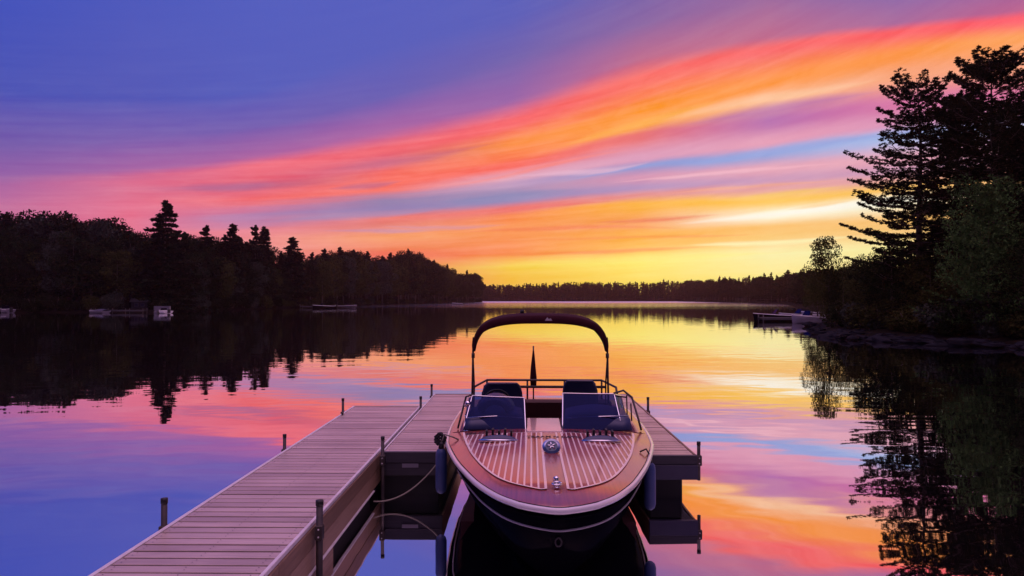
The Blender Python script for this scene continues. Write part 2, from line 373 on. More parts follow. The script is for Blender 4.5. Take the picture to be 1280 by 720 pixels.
# ------------------------------------------------------------------ water
def water_mat():
    m = bpy.data.materials.new('lake_water'); m.use_nodes = True; t = m.node_tree; t.nodes.clear(); K = t.links.new
    def mth(op, a, b=None, clamp=False):
        n = t.nodes.new('ShaderNodeMath'); n.operation = op; n.use_clamp = clamp
        for i, v in enumerate((a, b)):
            if v is None: continue
            if isinstance(v, (int, float)): n.inputs[i].default_value = v
            else: K(v, n.inputs[i])
        return n.outputs[0]
    geo = t.nodes.new('ShaderNodeNewGeometry')
    def noise(sc, stretch, detail, rough=0.5):
        mp = t.nodes.new('ShaderNodeMapping'); mp.inputs['Scale'].default_value = stretch; K(geo.outputs['Position'], mp.inputs[0])
        n = t.nodes.new('ShaderNodeTexNoise'); n.inputs['Scale'].default_value = sc; n.inputs['Detail'].default_value = detail
        n.inputs['Roughness'].default_value = rough; K(mp.outputs[0], n.inputs[0]); return n.outputs['Fac']
    a = noise(0.55, (0.8, 1.3, 1), 2)          # slow swell, ~2 m
    b = noise(2.6, (0.8, 1.3, 1), 2)           # small ripples
    c = noise(0.02, (0.6, 1.6, 1), 3)          # calm and ruffled patches
    patch = t.nodes.new('ShaderNodeMapRange'); patch.inputs['From Min'].default_value = 0.45; patch.inputs['From Max'].default_value = 0.65
    patch.inputs['To Min'].default_value = 0.25; patch.inputs['To Max'].default_value = 1.0; K(c, patch.inputs[0])
    h = mth('ADD', mth('MULTIPLY', a, 0.020), mth('MULTIPLY', mth('MULTIPLY', b, 0.0022), patch.outputs[0]))
    bp = t.nodes.new('ShaderNodeBump'); bp.inputs['Strength'].default_value = 0.35; bp.inputs['Distance'].default_value = 1.0
    K(h, bp.inputs['Height'])
    gl = t.nodes.new('ShaderNodeBsdfGlossy'); gl.inputs['Roughness'].default_value = 0.015; K(bp.outputs[0], gl.inputs['Normal'])
    gl.inputs['Color'].default_value = (0.96, 0.95, 0.97, 1)
    sy = t.nodes.new('ShaderNodeSeparateXYZ'); K(geo.outputs['Position'], sy.inputs[0])
    rf_ = t.nodes.new('ShaderNodeMapRange'); rf_.interpolation_type = 'SMOOTHSTEP'; rf_.inputs['From Min'].default_value = 380; rf_.inputs['From Max'].default_value = 620
    rf_.inputs['To Min'].default_value = 0.015; rf_.inputs['To Max'].default_value = 0.28; K(mth('ADD', sy.outputs[1], mth('MULTIPLY', mth('SUBTRACT', c, 0.5), 300.0)), rf_.inputs[0]); 
    rm_ = t.nodes.new('ShaderNodeMapRange'); rm_.interpolation_type = 'SMOOTHSTEP'; rm_.inputs['From Min'].default_value = 110; rm_.inputs['From Max'].default_value = 300
    rm_.inputs['To Min'].default_value = 0.0; rm_.inputs['To Max'].default_value = 0.10; K(mth('ADD', sy.outputs[1], mth('MULTIPLY', mth('SUBTRACT', c, 0.5), 160.0)), rm_.inputs[0])
    K(mth('ADD', rf_.outputs[0], rm_.outputs[0]), gl.inputs['Roughness'])
    df = t.nodes.new('ShaderNodeBsdfDiffuse'); df.inputs[0].default_value = (0.004, 0.006, 0.012, 1)
    fr = t.nodes.new('ShaderNodeFresnel'); fr.inputs[0].default_value = 1.33; K(bp.outputs[0], fr.inputs['Normal'])
    fac = mth('ADD', mth('MULTIPLY', fr.outputs[0], 0.08), 0.92, True)
    mx = t.nodes.new('ShaderNodeMixShader'); K(fac, mx.inputs[0]); K(df.outputs[0], mx.inputs[1]); K(gl.outputs[0], mx.inputs[2])
    o = t.nodes.new('ShaderNodeOutputMaterial'); K(mx.outputs[0], o.inputs[0])
    return m
MB().add([(-800,-60,0),(800,-60,0),(800,1150,0),(-800,1150,0)], [(0,1,2,3)]).build('lake_water', water_mat(), kind='structure')

# ------------------------------------------------------------------ shores
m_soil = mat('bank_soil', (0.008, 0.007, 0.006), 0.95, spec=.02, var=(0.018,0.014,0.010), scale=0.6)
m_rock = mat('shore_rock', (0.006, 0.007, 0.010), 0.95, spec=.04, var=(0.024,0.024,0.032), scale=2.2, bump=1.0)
m_dim = mat('dull_pale_hull', (0.16,0.15,0.19), .5, var=(0.11,0.10,0.14), scale=2)
LX = [-120, 0, 100, 200, 300, 400, 500, 570, 603]
LD = [118, 125, 127, 130, 165, 220, 330, 450, 560]
def ldist(px): return float(np.interp(px, LX, LD))
rows = []
for px in np.linspace(-120, 603, 60):
    d = ldist(px) + random.uniform(-.6,.6); row = []
    for off, z in ((-1.5,-.6),(0,.05),(1.2,.35),(5,.7),(14,3.0),(40,8),(110,9)):
        k = 1 if px < 560 else max(.25, (610 - px) / 50)
        dd = d + off; row.append(((px - VPX) / F * dd, dd, z * (k if z > 0 else 1) + random.uniform(-.06,.06)))
    rows.append(row)
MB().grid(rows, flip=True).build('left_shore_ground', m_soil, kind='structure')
# right shore: from the near point back to the far side of the bay
RS = [(60, 14), (33, 24), (24.0, 33.5), (20.6, 40), (19.2, 44.5), (20.5, 50), (25, 62), (33, 80), (56, 140), (85, 230), (118, 330), (140, 450), (150, 600), (165, 790)]
def rnorm(i):
    a = Vector(RS[max(i-1,0)]); b = Vector(RS[min(i+1,len(RS)-1)]); t = (b - a).normalized(); return Vector((t.y, -t.x))
pts = []
for i in range(len(RS) - 1):
    a, b = Vector(RS[i]), Vector(RS[i+1]); na, nb = rnorm(i), rnorm(i+1)
    for k in range(8): pts.append((a.lerp(b, k/8), na.lerp(nb, k/8).normalized()))
rows = []
for p, n in pts:
    row = []
    for off, z in ((-1.5,-.6),(0,.04),(.8,.28),(3,.55),(9,1.6),(22,4.5),(90,7)):
        q = p + n * (off + random.uniform(-.2,.2)); row.append((q.x, q.y, z + random.uniform(-.05,.05)))
    rows.append(row)
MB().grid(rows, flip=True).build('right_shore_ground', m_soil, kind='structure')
# far shore hill
rows = []
for x in np.linspace(-420, 560, 50):
    row = []
    for off, z in ((-3,-.8),(0,.1),(6,.8),(60,3.5),(160,7),(290,8)):
        row.append((x + random.uniform(-1,1), 815 + off + 8*math.sin(x*.02), z))
    rows.append(row)
MB().grid(rows, flip=True).build('far_shore_ground', m_soil, kind='structure')

def rock_mesh(seed, n=1):
    r = np.random.default_rng(seed); vs = []; 
    for i in range(7):
        th = math.pi * i / 6
        for j in range(9):
            ph = 2 * math.pi * j / 9
            q = 1 + r.uniform(-.36,.30)
            vs.append((math.sin(th)*math.cos(ph)*q, math.sin(th)*math.sin(ph)*q*.8, math.cos(th)*.5*q))
    fs = [(i*9+j, i*9+(j+1)%9, (i+1)*9+(j+1)%9, (i+1)*9+j) for i in range(6) for j in range(9)]
    return MB().add(vs, fs)
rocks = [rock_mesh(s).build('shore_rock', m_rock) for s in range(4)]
first = [True]*4
cnt = 0
for i, (p, n) in enumerate(pts[4:50]):
    for k in range(4 if i < 34 else 2):
        q = p + n * random.uniform(-.5, 1.6) + Vector((random.uniform(-.6,.6), random.uniform(-.6,.6)))
        s = cnt % 4; cnt += 1
        if first[s]: o = rocks[s]; first[s] = False
        else: o = rocks[s].copy(); COL.objects.link(o)
        sc = random.uniform(.15, .75)**1.3 + .08
        o.location = (q.x, q.y, random.uniform(.0,.2)); o.scale = (sc*1.5, sc, sc*.7); o.rotation_euler = (0,0,random.uniform(0,6))
        tag(o, 'low grey rock in the row along the right waterline under the pines', 'rock', 'rocks along the right shoreline')

# ------------------------------------------------------------------ foliage
def leaf_mat(name, c1, c2, sc=0.5):
    m = bpy.data.materials.new(name); m.use_nodes = True; t = m.node_tree; b = t.nodes['Principled BSDF']; K = t.links.new
    g = t.nodes.new('ShaderNodeNewGeometry'); c = t.nodes.new('ShaderNodeTexCoord')
    n = t.nodes.new('ShaderNodeTexNoise'); n.inputs['Scale'].default_value = sc; K(c.outputs['Object'], n.inputs[0])
    a = t.nodes.new('ShaderNodeMath'); a.operation = 'MULTIPLY_ADD'; a.inputs[1].default_value = .5; K(g.outputs['Random Per Island'], a.inputs[0]); K(n.outputs['Fac'], a.inputs[2])
    r = t.nodes.new('ShaderNodeValToRGB'); r.color_ramp.elements[0].position = .45; r.color_ramp.elements[1].position = 1
    r.color_ramp.elements[0].color = (*c1,1); r.color_ramp.elements[1].color = (*c2,1); K(a.outputs[0], r.inputs[0]); K(r.outputs[0], b.inputs['Base Color'])
    b.inputs['Roughness'].default_value = .8; b.inputs['Specular IOR Level'].default_value = .04
    return m
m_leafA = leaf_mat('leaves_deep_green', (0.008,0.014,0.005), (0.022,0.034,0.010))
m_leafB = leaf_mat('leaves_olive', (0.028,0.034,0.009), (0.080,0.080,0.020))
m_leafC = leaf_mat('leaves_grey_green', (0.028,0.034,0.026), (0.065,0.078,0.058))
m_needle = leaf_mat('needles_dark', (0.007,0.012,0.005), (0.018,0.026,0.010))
m_needleG = leaf_mat('needles_fresh_green', (0.028,0.062,0.018), (0.075,0.145,0.038), 1.0)
m_bark = mat('bark', (0.07,0.05,0.04), .9, var=(0.12,0.09,0.07), scale=3, stretch=(1,1,.2))

def leaves_mesh(name, P, size, flat=0.0, mt=None, seed=1, tri=False, aspect=.6):
    """P: (n,3) points; one small face at each, random turn; flat>0 keeps them nearer level"""
    r = np.random.default_rng(seed); n = len(P)
    nrm = r.normal(size=(n,3)); nrm[:,2] = nrm[:,2]*(1-flat) + flat*2.0; nrm /= np.linalg.norm(nrm,axis=1)[:,None]
    t = r.normal(size=(n,3)); t -= nrm*(t*nrm).sum(1)[:,None]; t /= np.linalg.norm(t,axis=1)[:,None]
    b = np.cross(nrm,t); s = (size*r.uniform(.6,1.4,n))[:,None]
    if tri:
        V = np.stack([P-t*s*.5-b*s*aspect*.5, P+t*s*.5, P-t*s*.5+b*s*aspect*.5],1); k = 3
    else:
        V = np.stack([P-t*s*.5, P-b*s*aspect*.5, P+t*s*.5, P+b*s*aspect*.5],1); k = 4
    me = bpy.data.meshes.new(name); me.vertices.add(n*k); me.vertices.foreach_set('co', V.reshape(-1).astype(np.float32))
    me.loops.add(n*k); me.loops.foreach_set('vertex_index', np.arange(n*k,dtype=np.int32))
    me.polygons.add(n); me.polygons.foreach_set('loop_start', np.arange(0,n*k,k,dtype=np.int32))
    me.polygons.foreach_set('loop_total', np.full(n,k,dtype=np.int32))
    me.update(calc_edges=True); me.materials.append(mt)
    return me

def pts_broad(seed, n, lobes=16, slim=1.0):
    """unit-height broadleaf crown in z 0.12..1, radius about 0.33*slim"""
    r = np.random.default_rng(seed); out = []
    C = []
    for i in range(lobes):
        z = r.uniform(.25,.93); w = math.sqrt(max(.02, 1-((z-.52)/.48)**2))*.26*slim
        a = r.uniform(0,6.28); q = w*r.uniform(.3,1)
        C.append((q*math.cos(a), q*math.sin(a), z, r.uniform(.07,.13)))
    C.append((0,0,.9,.1)); C.append((0,0,.6,.2*slim)); C.append((0,0,.35,.2*slim))
    w = np.array([c[3]**2 for c in C]); w /= w.sum(); ks = r.choice(len(C), n, p=w)
    C = np.array(C)[ks]; d = r.normal(size=(n,3)); d /= np.linalg.norm(d,axis=1)[:,None]
    rad = C[:,3]*r.uniform(.45,1.12,n)**.6
    P = C[:,:3] + d*rad[:,None]*np.array([1,1,.85]); return P

def pts_conifer(seed, n, spread=.2, tiers=17, base=.1, droop=.35, ragged=.25, top=.0):
    """unit-height conifer: tiers of boughs, each bough a flat plume"""
    r = np.random.default_rng(seed); P = []; per = max(6, n//(tiers*7))
    for i in range(tiers):
        z = base + (1-base)*(i/tiers)**.95
        Lr = spread*((1-z)/(1-base))**.85 + .012
        nb = 8 if i < tiers*.7 else 6
        for k in range(nb):
            a = r.uniform(0,6.28); l = Lr*r.uniform(1-ragged*1.6,1+ragged)
            q = r.uniform(.05,1,per)**.7; wd = (1-q)*.25*l+.008
            lat = r.normal(size=per)*wd
            zz = z + r.uniform(-.01,.01) - droop*l*q + .25*l*q*q + r.normal(size=per)*.006
            x = q*l; P.append(np.stack([x*math.cos(a)-lat*math.sin(a), x*math.sin(a)+lat*math.cos(a), zz],1))
    t = r.uniform(.9,1,per*2); P.append(np.stack([r.normal(size=per*2)*.006, r.normal(size=per*2)*.006, t],1))
    return np.concatenate(P)

def trunk_mesh(name, h, r0, lean=0.02, limbs=6, seed=0):
    r = random.Random(seed); b = MB()
    P = [(math.sin(i*.9+seed)*lean*i/8*h*.2, math.cos(i*1.3+seed)*lean*i/8*h*.2, h*i/8) for i in range(9)]
    b.tube(P, [r0*(1-.11*i)*(1.25 if i==0 else 1) for i in range(9)], 7)
    for k in range(limbs):
        t = r.uniform(.3,.85); p = Vector((P[int(t*8)][0],P[int(t*8)][1],h*t)); a = r.uniform(0,6.28); l = h*r.uniform(.12,.24)
        q = p + Vector((math.cos(a)*l*.5, math.sin(a)*l*.5, l*.2)); s = p + Vector((math.cos(a)*l, math.sin(a)*l, l*.55))
        b.tube([p,q,s],[r0*.4,r0*.25,r0*.08],5)
    return b

def make_proto(name, P, leaf, mt, seed, trunk_h=.85, r0=.018, flat=0., aspect=.6, tri=False):
    """unit-height tree: an Empty with trunk and crown, scaled when placed"""
    root = empty(name)
    cm = leaves_mesh('crown', P, leaf, flat, mt, seed, tri, aspect)
    c = bpy.data.objects.new('crown', cm); COL.objects.link(c); c.parent = root
    trunk_mesh('trunk', trunk_h, r0, seed=seed, limbs=0 if trunk_h > .9 else 6).build('trunk', m_bark, root)
    return root
used = set()
def plant(proto, loc, h, w, label, cat, group, rz=None):
    if proto in used: o = copy_tree(proto)
    else: o = proto; used.add(proto)
    o.location = loc; o.scale = (w, w, h); o.rotation_euler = (0,0, random.uniform(0,6.28) if rz is None else rz)
    tag(o, label, cat, group); return o

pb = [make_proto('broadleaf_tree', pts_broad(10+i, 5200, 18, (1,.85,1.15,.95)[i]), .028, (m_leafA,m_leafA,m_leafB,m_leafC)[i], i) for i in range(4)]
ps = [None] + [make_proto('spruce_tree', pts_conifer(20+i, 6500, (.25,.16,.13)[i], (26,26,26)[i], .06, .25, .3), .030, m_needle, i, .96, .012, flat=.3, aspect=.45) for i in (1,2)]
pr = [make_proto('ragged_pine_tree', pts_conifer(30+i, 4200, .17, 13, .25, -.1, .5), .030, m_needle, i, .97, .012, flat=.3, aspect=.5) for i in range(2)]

TX = [-120,0,12,20,35,60,75,95,120,150,170,190,230,255,272,290,305,325,345,355,365,380,395,410,430,445,460,475,490,510,530,545,560,575,595,603]
TY = [262,263,268,275,266,261,264,276,267,277,288,292,294,293,300,298,302,300,315,315,314,320,320,311,313,312,316,323,319,312,320,327,333,341,341,346]
def ltop(px): return float(np.interp(px, TX, TY))
BL = {0:'full dark broadleaf tree packed among others in the left shore wood', 1:'narrow dark broadleaf tree packed among others in the left shore wood',
      2:'olive green broadleaf tree packed among others in the left shore wood', 3:'dull grey green broadleaf tree packed among others in the left shore wood'}
px = -100.0
while px < 600:
    d0 = ldist(px); f = (px > 210)
    for row, off in ((0, random.uniform(3,6) if not 150 < px < 200 else 13), (1, random.uniform(12,18)), (2, random.uniform(24,34))):
        q = px + random.uniform(-4,4) + row*3; d = d0 + off
        if q > 600: q = 598
        top = ltop(q) + (random.uniform(14,34) if row==0 and px<380 else random.uniform(3,12)*(600/max(q,250))*.5 if row<2 else random.uniform(0,3))
        H = 2.3 + (HY - top)/F*d
        k = random.choice([0,1,2,3,0,1]) if row < 2 else random.choice([0,1,0])
        hh = H - .6
        plant(pb[k], (*at(q, d, 0)[:2], .4), hh, hh*random.uniform(.75,1.1), BL[k], 'tree', 'crowded broadleaf trees of the left shore (kind %d)' % (k+1) if False else
              ['full dark broadleaf trees on the left shore','narrow dark broadleaf trees on the left shore','olive broadleaf trees on the left shore','grey green broadleaf trees on the left shore'][k])
    px += 1500/ d0 * (1.0 if px<300 else 1.25)*random.uniform(.6,1.4)
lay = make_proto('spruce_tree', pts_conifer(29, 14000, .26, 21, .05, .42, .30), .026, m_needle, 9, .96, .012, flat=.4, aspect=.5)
# trees that stand out against the sky on the left shore
def sky_tree(proto, px, top, off, wf, label, cat):
    d = ldist(px) + off; H = 2.3 + (HY - top)/F*d
    plant(proto, (*at(px, d, 0)[:2], .4), H-.4, (H-.4)*wf, label, cat, None)
sky_tree(lay, 204, 250, 6, 1.5, 'tall symmetrical spruce with layered boughs standing highest on the left shore', 'spruce')
sky_tree(pr[0], 256, 281, 5, 1.3, 'ragged pine just right of the tall layered spruce on the left shore', 'pine')
sky_tree(ps[1], 289, 279, 5, 1.5, 'slender spruce left of the pair of slender spruces on the left shore', 'spruce')
sky_tree(pr[1], 318, 281, 5, 1.2, 'ragged pine left half of the close pair above the left shore', 'pine')
sky_tree(ps[2], 329, 283, 7, 1.5, 'slender spruce right half of the close pair above the left shore', 'spruce')
sky_tree(ps[1], 365, 296, 5, 1.9, 'pointed spruce standing alone right of the gap in the left tree line', 'spruce')
sky_tree(ps[2], 559, 330, 4, .9, 'thin spruce spire near the right tip of the left wooded point', 'spruce')
sky_tree(pr[0], 510, 311, 4, 1.1, 'tallest ragged pine on the wooded point left of the far bay', 'pine')
sky_tree(pr[1], 3, 264, 8, 1.0, 'ragged pine at the extreme left edge of the left shore wood', 'pine')

for i in range(22):
    px = 212 + i*17.5 + random.uniform(-6,6)
    if min(abs(px-a) for a in (256,289,318,329,365,510,559)) < 9: continue
    d = ldist(px) + random.uniform(4,14); top = ltop(px) - random.uniform(1,7)*(1 if px < 400 else .6); H = 2.3+(HY-top)/F*d
    plant(pr[i%2] if i%3 else ps[1+i%2], (*at(px,d,0)[:2],.4), H-.4, (H-.4)*random.uniform(1.0,1.5), 'ragged conifer poking just above its neighbours in the left shore wood', 'conifer', 'conifers poking above the left shore wood')
# bushes along the left waterline
def pts_bush(seed, n, lobes=9):
    r = np.random.default_rng(seed); out = []
    for i in range(lobes):
        a = r.uniform(0,6.28); q = r.uniform(0,.5); c = np.array([q*math.cos(a), q*math.sin(a), r.uniform(.2,.65)])
        d = r.normal(size=(n//lobes,3)); d /= np.linalg.norm(d,axis=1)[:,None]
        out.append(c + d*(r.uniform(.5,1,(n//lobes,1))**.5)*r.uniform(.2,.36))
    P = np.concatenate(out); P[:,2] = np.abs(P[:,2]); return P
def make_bush(mt, seed, n=2600, leaf=.07):
    root = empty('shrub'); cm = leaves_mesh('foliage', pts_bush(seed, n), leaf, .1, mt, seed)
    c = bpy.data.objects.new('foliage', cm); COL.objects.link(c); c.parent = root
    b = MB()
    for k in range(5):
        a = k*1.3; b.tube([(0,0,-.1),(math.cos(a)*.12,math.sin(a)*.12,.3),(math.cos(a)*.3,math.sin(a)*.3,.7)],[.03,.02,.008],5)
    b.build('stem', m_bark, root); return root
bush = [make_bush(m_leafA, 41), make_bush(m_leafB, 42), make_bush(m_leafC, 43)]
BK = ['dark green', 'olive', 'grey green']
px = -60
while px < 600:
    if 158 < px < 192: px += 4; continue
    d = ldist(px) + 1.8; k = random.choice([0,0,1,2]); s = random.uniform(2.2,4.2)
    plant(bush[k], (*at(px, d, 0)[:2], .1), s*.9, s, '%s shrub in the low fringe along the left waterline' % BK[k], 'shrub', '%s shrubs fringing the left waterline' % BK[k])
    px += 2600/d*random.uniform(.6,1)

# ------------------------------------------------------------------ far shore woods
P = []
r = np.random.default_rng(5)
FX = [560,600,650,700,731,802,830,870,940,975,1012,1060]; FYT = [357,356,355,353.5,352,353,352,352,349,347,345,343]
def far_top(px): return float(np.interp(px, FX, FYT))
for i in range(520):
    px = r.uniform(545, 1075); d = r.uniform(825, 900); H = (2.3 + (HY-far_top(px))/F*d)*r.uniform(.72,1.0)
    x,y,_ = at(px,d,0)
    Q = pts_conifer(int(i), 90, .14, 6) if r.random()<.5 else pts_broad(int(i), 240, 8)
    P.append(Q*np.array([H*r.uniform(.9,1.3),H,H]) + np.array([x,y,.5]))
P = np.concatenate(P)
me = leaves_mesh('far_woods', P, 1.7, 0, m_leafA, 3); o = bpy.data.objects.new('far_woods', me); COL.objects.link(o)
tag(o, 'distant low wooded shore running across the lake under the sunset', 'woods', None, 'stuff')
def pts_low(seed): return pts_conifer(seed, 1500, .17, 13, .08, .3, .4)
pf = [make_proto('far_spruce_tree', pts_low(60+i), .05, m_needle, i, .95, .015, .2, .6) for i in range(2)]
pfb = make_proto('far_broadleaf_tree', pts_broad(66, 1500, 12), .055, m_leafA, 3)
for i in range(58):
    px = 606 + i*6.0 + random.uniform(-2,2); d = random.uniform(816, 828)
    spire = (px > 795 and math.sin(i*1.9)+math.sin(i*.83) > -.3) or random.random() < .2
    t = far_top(px) - (random.uniform(-1,6)*abs(math.sin(i*.55)) if px > 815 else random.uniform(-1.5,.5))
    H = 2.3 + (HY - t)/F*d
    if spire and random.random() < .7: plant(pf[i%2], (*at(px,d,0)[:2],.5), H, H*.9, 'small spruce spire in the tree line of the far shore', 'spruce', 'spruces edging the far shore')
    else: plant(pfb, (*at(px,d,0)[:2],.5), H*.9, H*.9, 'small rounded tree in the tree line of the far shore', 'tree', 'rounded trees edging the far shore')
# right side of the bay, coming nearer
for i, (p, n) in enumerate(pts[54:104]):
    for k in (0,1,0,1):
        q = p + n*(3 + random.uniform(-1,12)) + Vector((0, random.uniform(-5,5))); d = q.y; pxx = VPX + F*q.x/d
        top = float(np.interp(pxx, [840,880,937,980,1012,1040,1075], [348,349,346,340,337,335,332])) + random.uniform(-1,6)
        H = max(5, 2.3 + (HY - top)/F*d)
        if random.random() < .3: plant(pf[k], (q.x,q.y,.5), H, H*1.0, 'dark spruce on the receding right side of the bay', 'spruce', 'spruces receding along the right side of the bay')
        else: plant(pfb, (q.x,q.y,.5), H*.95, H*.95, 'dark rounded tree on the receding right side of the bay', 'tree', 'rounded trees receding along the right side of the bay')

# ------------------------------------------------------------------ near pines on the right
def white_pine(name, seed, H, prof_l, prof_r, mt, z0=.12, tuft=15, dens=1.0, label='', cat='pine', loc=(0,0,0), whorl=.75, crook=.1, rnd=False):
    """layered pine: trunk, limbs, and tufts of needles on the limbs; prof = reach by relative height"""
    rr = random.Random(seed); r = np.random.default_rng(seed)
    root = empty(name, loc, label=label, cat=cat)
    tr = MB(); T = [(math.sin(i*.7+seed)*crook*i/10, math.cos(i*.9+seed)*crook*i/10, H*i/10) for i in range(11)]
    tr.tube(T, [.27*(1-.093*i)+(.08 if i==0 else 0) for i in range(11)], 10)
    lm = MB(); P = []; D = []
    z = z0*H
    while z < H*.985:
        t = z/H; base = Vector((np.interp(t*10, range(11), [p[0] for p in T]), np.interp(t*10, range(11), [p[1] for p in T]), z))
        nb = rr.choice([4,5,6]); a0 = rr.uniform(0,6.28)
        for k in range(nb):
            a = a0 + 6.283*k/nb + rr.uniform(-.35,.35)
            side = -math.cos(a)                       # +1 = towards -x (left)
            Ll = float(np.interp(t, [p[0] for p in prof_l], [p[1] for p in prof_l])); Lr = float(np.interp(t, [p[0] for p in prof_r], [p[1] for p in prof_r]))
            Lm = (Ll*(1+side)/2 + Lr*(1-side)/2) * rr.uniform(.72,1.08)
            rise = (.55 if t>.85 else .16 if t>.6 else .02) + rr.uniform(-.08,.1)
            dirv = Vector((math.cos(a), math.sin(a), 0)); pr_ = Vector((-math.sin(a), math.cos(a), 0))
            bend = rr.uniform(-.12,.12)
            def lp(s): return base + dirv*Lm*s + pr_*bend*Lm*s*s + Vector((0,0,Lm*(rise*s - .16*s*(1-s) + .10*s*s*s)))
            lm.tube([lp(0),lp(.35),lp(.7),lp(1)], [.055*(1-t*.6)+.01,.035*(1-t*.5),.02,.006], 5)
            nt_ = int((10 + Lm*16)*dens)
            for q in range(nt_):
                s = rr.uniform(.16,1.03)**.8; wdt = .26*Lm*math.sin(math.pi*min(1,s*.85+.08))+.08
                l = rr.uniform(-1,1)*wdt; c = lp(min(s,1.02)) + pr_*l + dirv*(-abs(l)*.2) + Vector((0,0,rr.uniform(-.05,.10)))
                if abs(l) > .2 and rr.random() < .3: lm.tube([lp(max(s-.12,.05)), c],[.012,.004],3,False)
                P.append(np.tile(np.array(c), (tuft,1))); 
        z += whorl*rr.uniform(.6,1.25)*(1.0 if t<.75 else .7)
    C = np.concatenate(P); n = len(C)
    dd = r.normal(size=(n,3)); dd[:,2] = dd[:,2]*.45+.25; dd /= np.linalg.norm(dd,axis=1)[:,None]
    ln = r.uniform(.05,.15,n)[:,None]; wv = np.cross(dd, r.normal(size=(n,3))); wv /= np.linalg.norm(wv,axis=1)[:,None]; wv *= .020
    A = C + dd*ln*.1; B = C + dd*ln
    V = np.stack([A-wv, B-wv*.6, B+wv*.6, A+wv],1)
    me = bpy.data.meshes.new('crown'); me.vertices.add(n*4); me.vertices.foreach_set('co', V.reshape(-1).astype(np.float32))
    me.loops.add(n*4); me.loops.foreach_set('vertex_index', np.arange(n*4,dtype=np.int32)); me.polygons.add(n)
    me.polygons.foreach_set('loop_start', np.arange(0,n*4,4,dtype=np.int32)); me.polygons.foreach_set('loop_total', np.full(n,4,dtype=np.int32))
    me.update(calc_edges=True); me.materials.append(mt)
    c = bpy.data.objects.new('crown', me); COL.objects.link(c); c.parent = root
    tr.build('trunk', m_bark, root); lm.build('limbs', m_bark, root)
    return root
def pine_at(px, d, top, **k):
    H = 2.3 + (HY-top)/F*d - .8
    return dict(H=H, loc=(*at(px,d,0)[:2], .7), **k)
white_pine('white_pine_tree', 3, prof_l=[(0,3.4),(.15,4.2),(.25,4.4),(.35,4.9),(.42,4.2),(.48,4.9),(.55,3.9),(.62,4.3),(.68,3.9),(.76,1.9),(.83,2.7),(.90,2.4),(.96,1.4),(1,.35)],
  prof_r=[(0,3),(.4,4),(.7,3.0),(.85,2.2),(.95,1.2),(1,.3)], mt=m_needle, tuft=24, dens=1.35, z0=.14, whorl=.62,
  label='tall white pine with long level boughs reaching left over the right shore', **pine_at(1147,47,98))
white_pine('white_pine_tree', 5, prof_l=[(0,3.4),(.3,4.2),(.6,3.6),(.8,3.0),(.93,2.2),(1,.6)], prof_r=[(0,3.4),(.4,4.2),(.7,3.8),(.9,2.8),(1,.6)], mt=m_needle, tuft=24, dens=2.0, z0=.12, whorl=.6,
  label='tallest dense pine with a broad rounded top at the right edge of the frame', **pine_at(1240,44,76))
white_pine('white_pine_tree', 8, prof_l=[(0,3),(.5,3.4),(.8,2.4),(1,.4)], prof_r=[(0,3),(.5,3.4),(.8,2.4),(1,.4)], mt=m_needle, tuft=22, dens=1.4, z0=.12, whorl=.62,
  label='shorter pine filling the space between the two tall pines on the right', **pine_at(1193,51,118))
white_pine('white_pine_tree', 11, prof_l=[(0,3),(.5,3.6),(.8,2.8),(1,.6)], prof_r=[(0,3),(.5,3.4),(.8,2.4),(1,.4)], mt=m_needle, tuft=22, dens=1.4, z0=.1, whorl=.62,
  label='dark pine cut by the right frame edge beside the tallest pine', **pine_at(1305,43,118))
white_pine('white_pine_tree', 14, prof_l=[(0,3),(.5,3.2),(.8,2.2),(1,.4)], prof_r=[(0,3),(.5,3.4),(.8,2.4),(1,.4)], mt=m_needle, tuft=20, dens=1.5, z0=.05, whorl=.6,
  label='dark pine behind the tallest pine low in the right hand grove', **pine_at(1262,55,150))
# hemlock and saplings in front
hem = make_proto('young_conifer_tree', np.concatenate([pts_conifer(71, 9000, .36, 14, .08, .05, .5)*np.array([1,1,.93]), pts_broad(73, 9000, 34, 1.15), pts_conifer(72, 5000, .30, 10, .3, -.1, .6)*np.array([1,1,.9])]), .020, m_needleG, 5, .9, .012, flat=.5, aspect=.45)
H = 2.3+(HY-226)/F*38
plant(hem, (*at(1232,38.5,0)[:2], .5), H, H*.85, 'fresh green young conifer in front of the tallest pine on the right shore', 'conifer', None)
sap = make_proto('small_tree', pts_broad(81, 6000, 26, 1.25), .024, m_leafB, 7)
H = 2.3+(HY-298)/F*62
plant(sap, (*at(1034,62,0)[:2], .3), H, H*.8, 'small open tree standing against the bright sky left of the pines', 'tree', None)
und = [make_proto('understory_tree', pts_broad(90+i, 9000, 24, 1.35), .020, (m_leafB,m_leafA,m_leafB)[i], i) for i in range(3)]
UL = [(1078,52,318,0,'olive young tree under the left boughs of the white pine'),(1112,46,312,1,'dark young tree before the trunk of the white pine'),
      (1160,44,322,2,'olive young tree right of the white pine trunk'),(1205,42,330,0,'olive young tree left of the fresh green conifer'),
      (1275,37,300,1,'dark young tree at the right frame edge above the rocks'),(1052,60,338,1,'dark young tree right of the small open tree'),
      (1130,56,300,1,'dark young tree deep behind the white pine trunk'),(1180,56,280,1,'dark young tree deep between the tall pines'),
      (1235,52,270,1,'dark young tree deep behind the fresh green conifer'),(1300,46,240,1,'tall dark young tree outside the right frame edge'),
      (1020,72,345,2,'olive young tree above the moored boats on the right')]
for p_, d, top, k, lb in UL:
    H = 2.3+(HY-top)/F*d - .3
    plant(und[k], (*at(p_,d,0)[:2], .4), H, H*random.uniform(1.0,1.3), lb, 'tree', None)
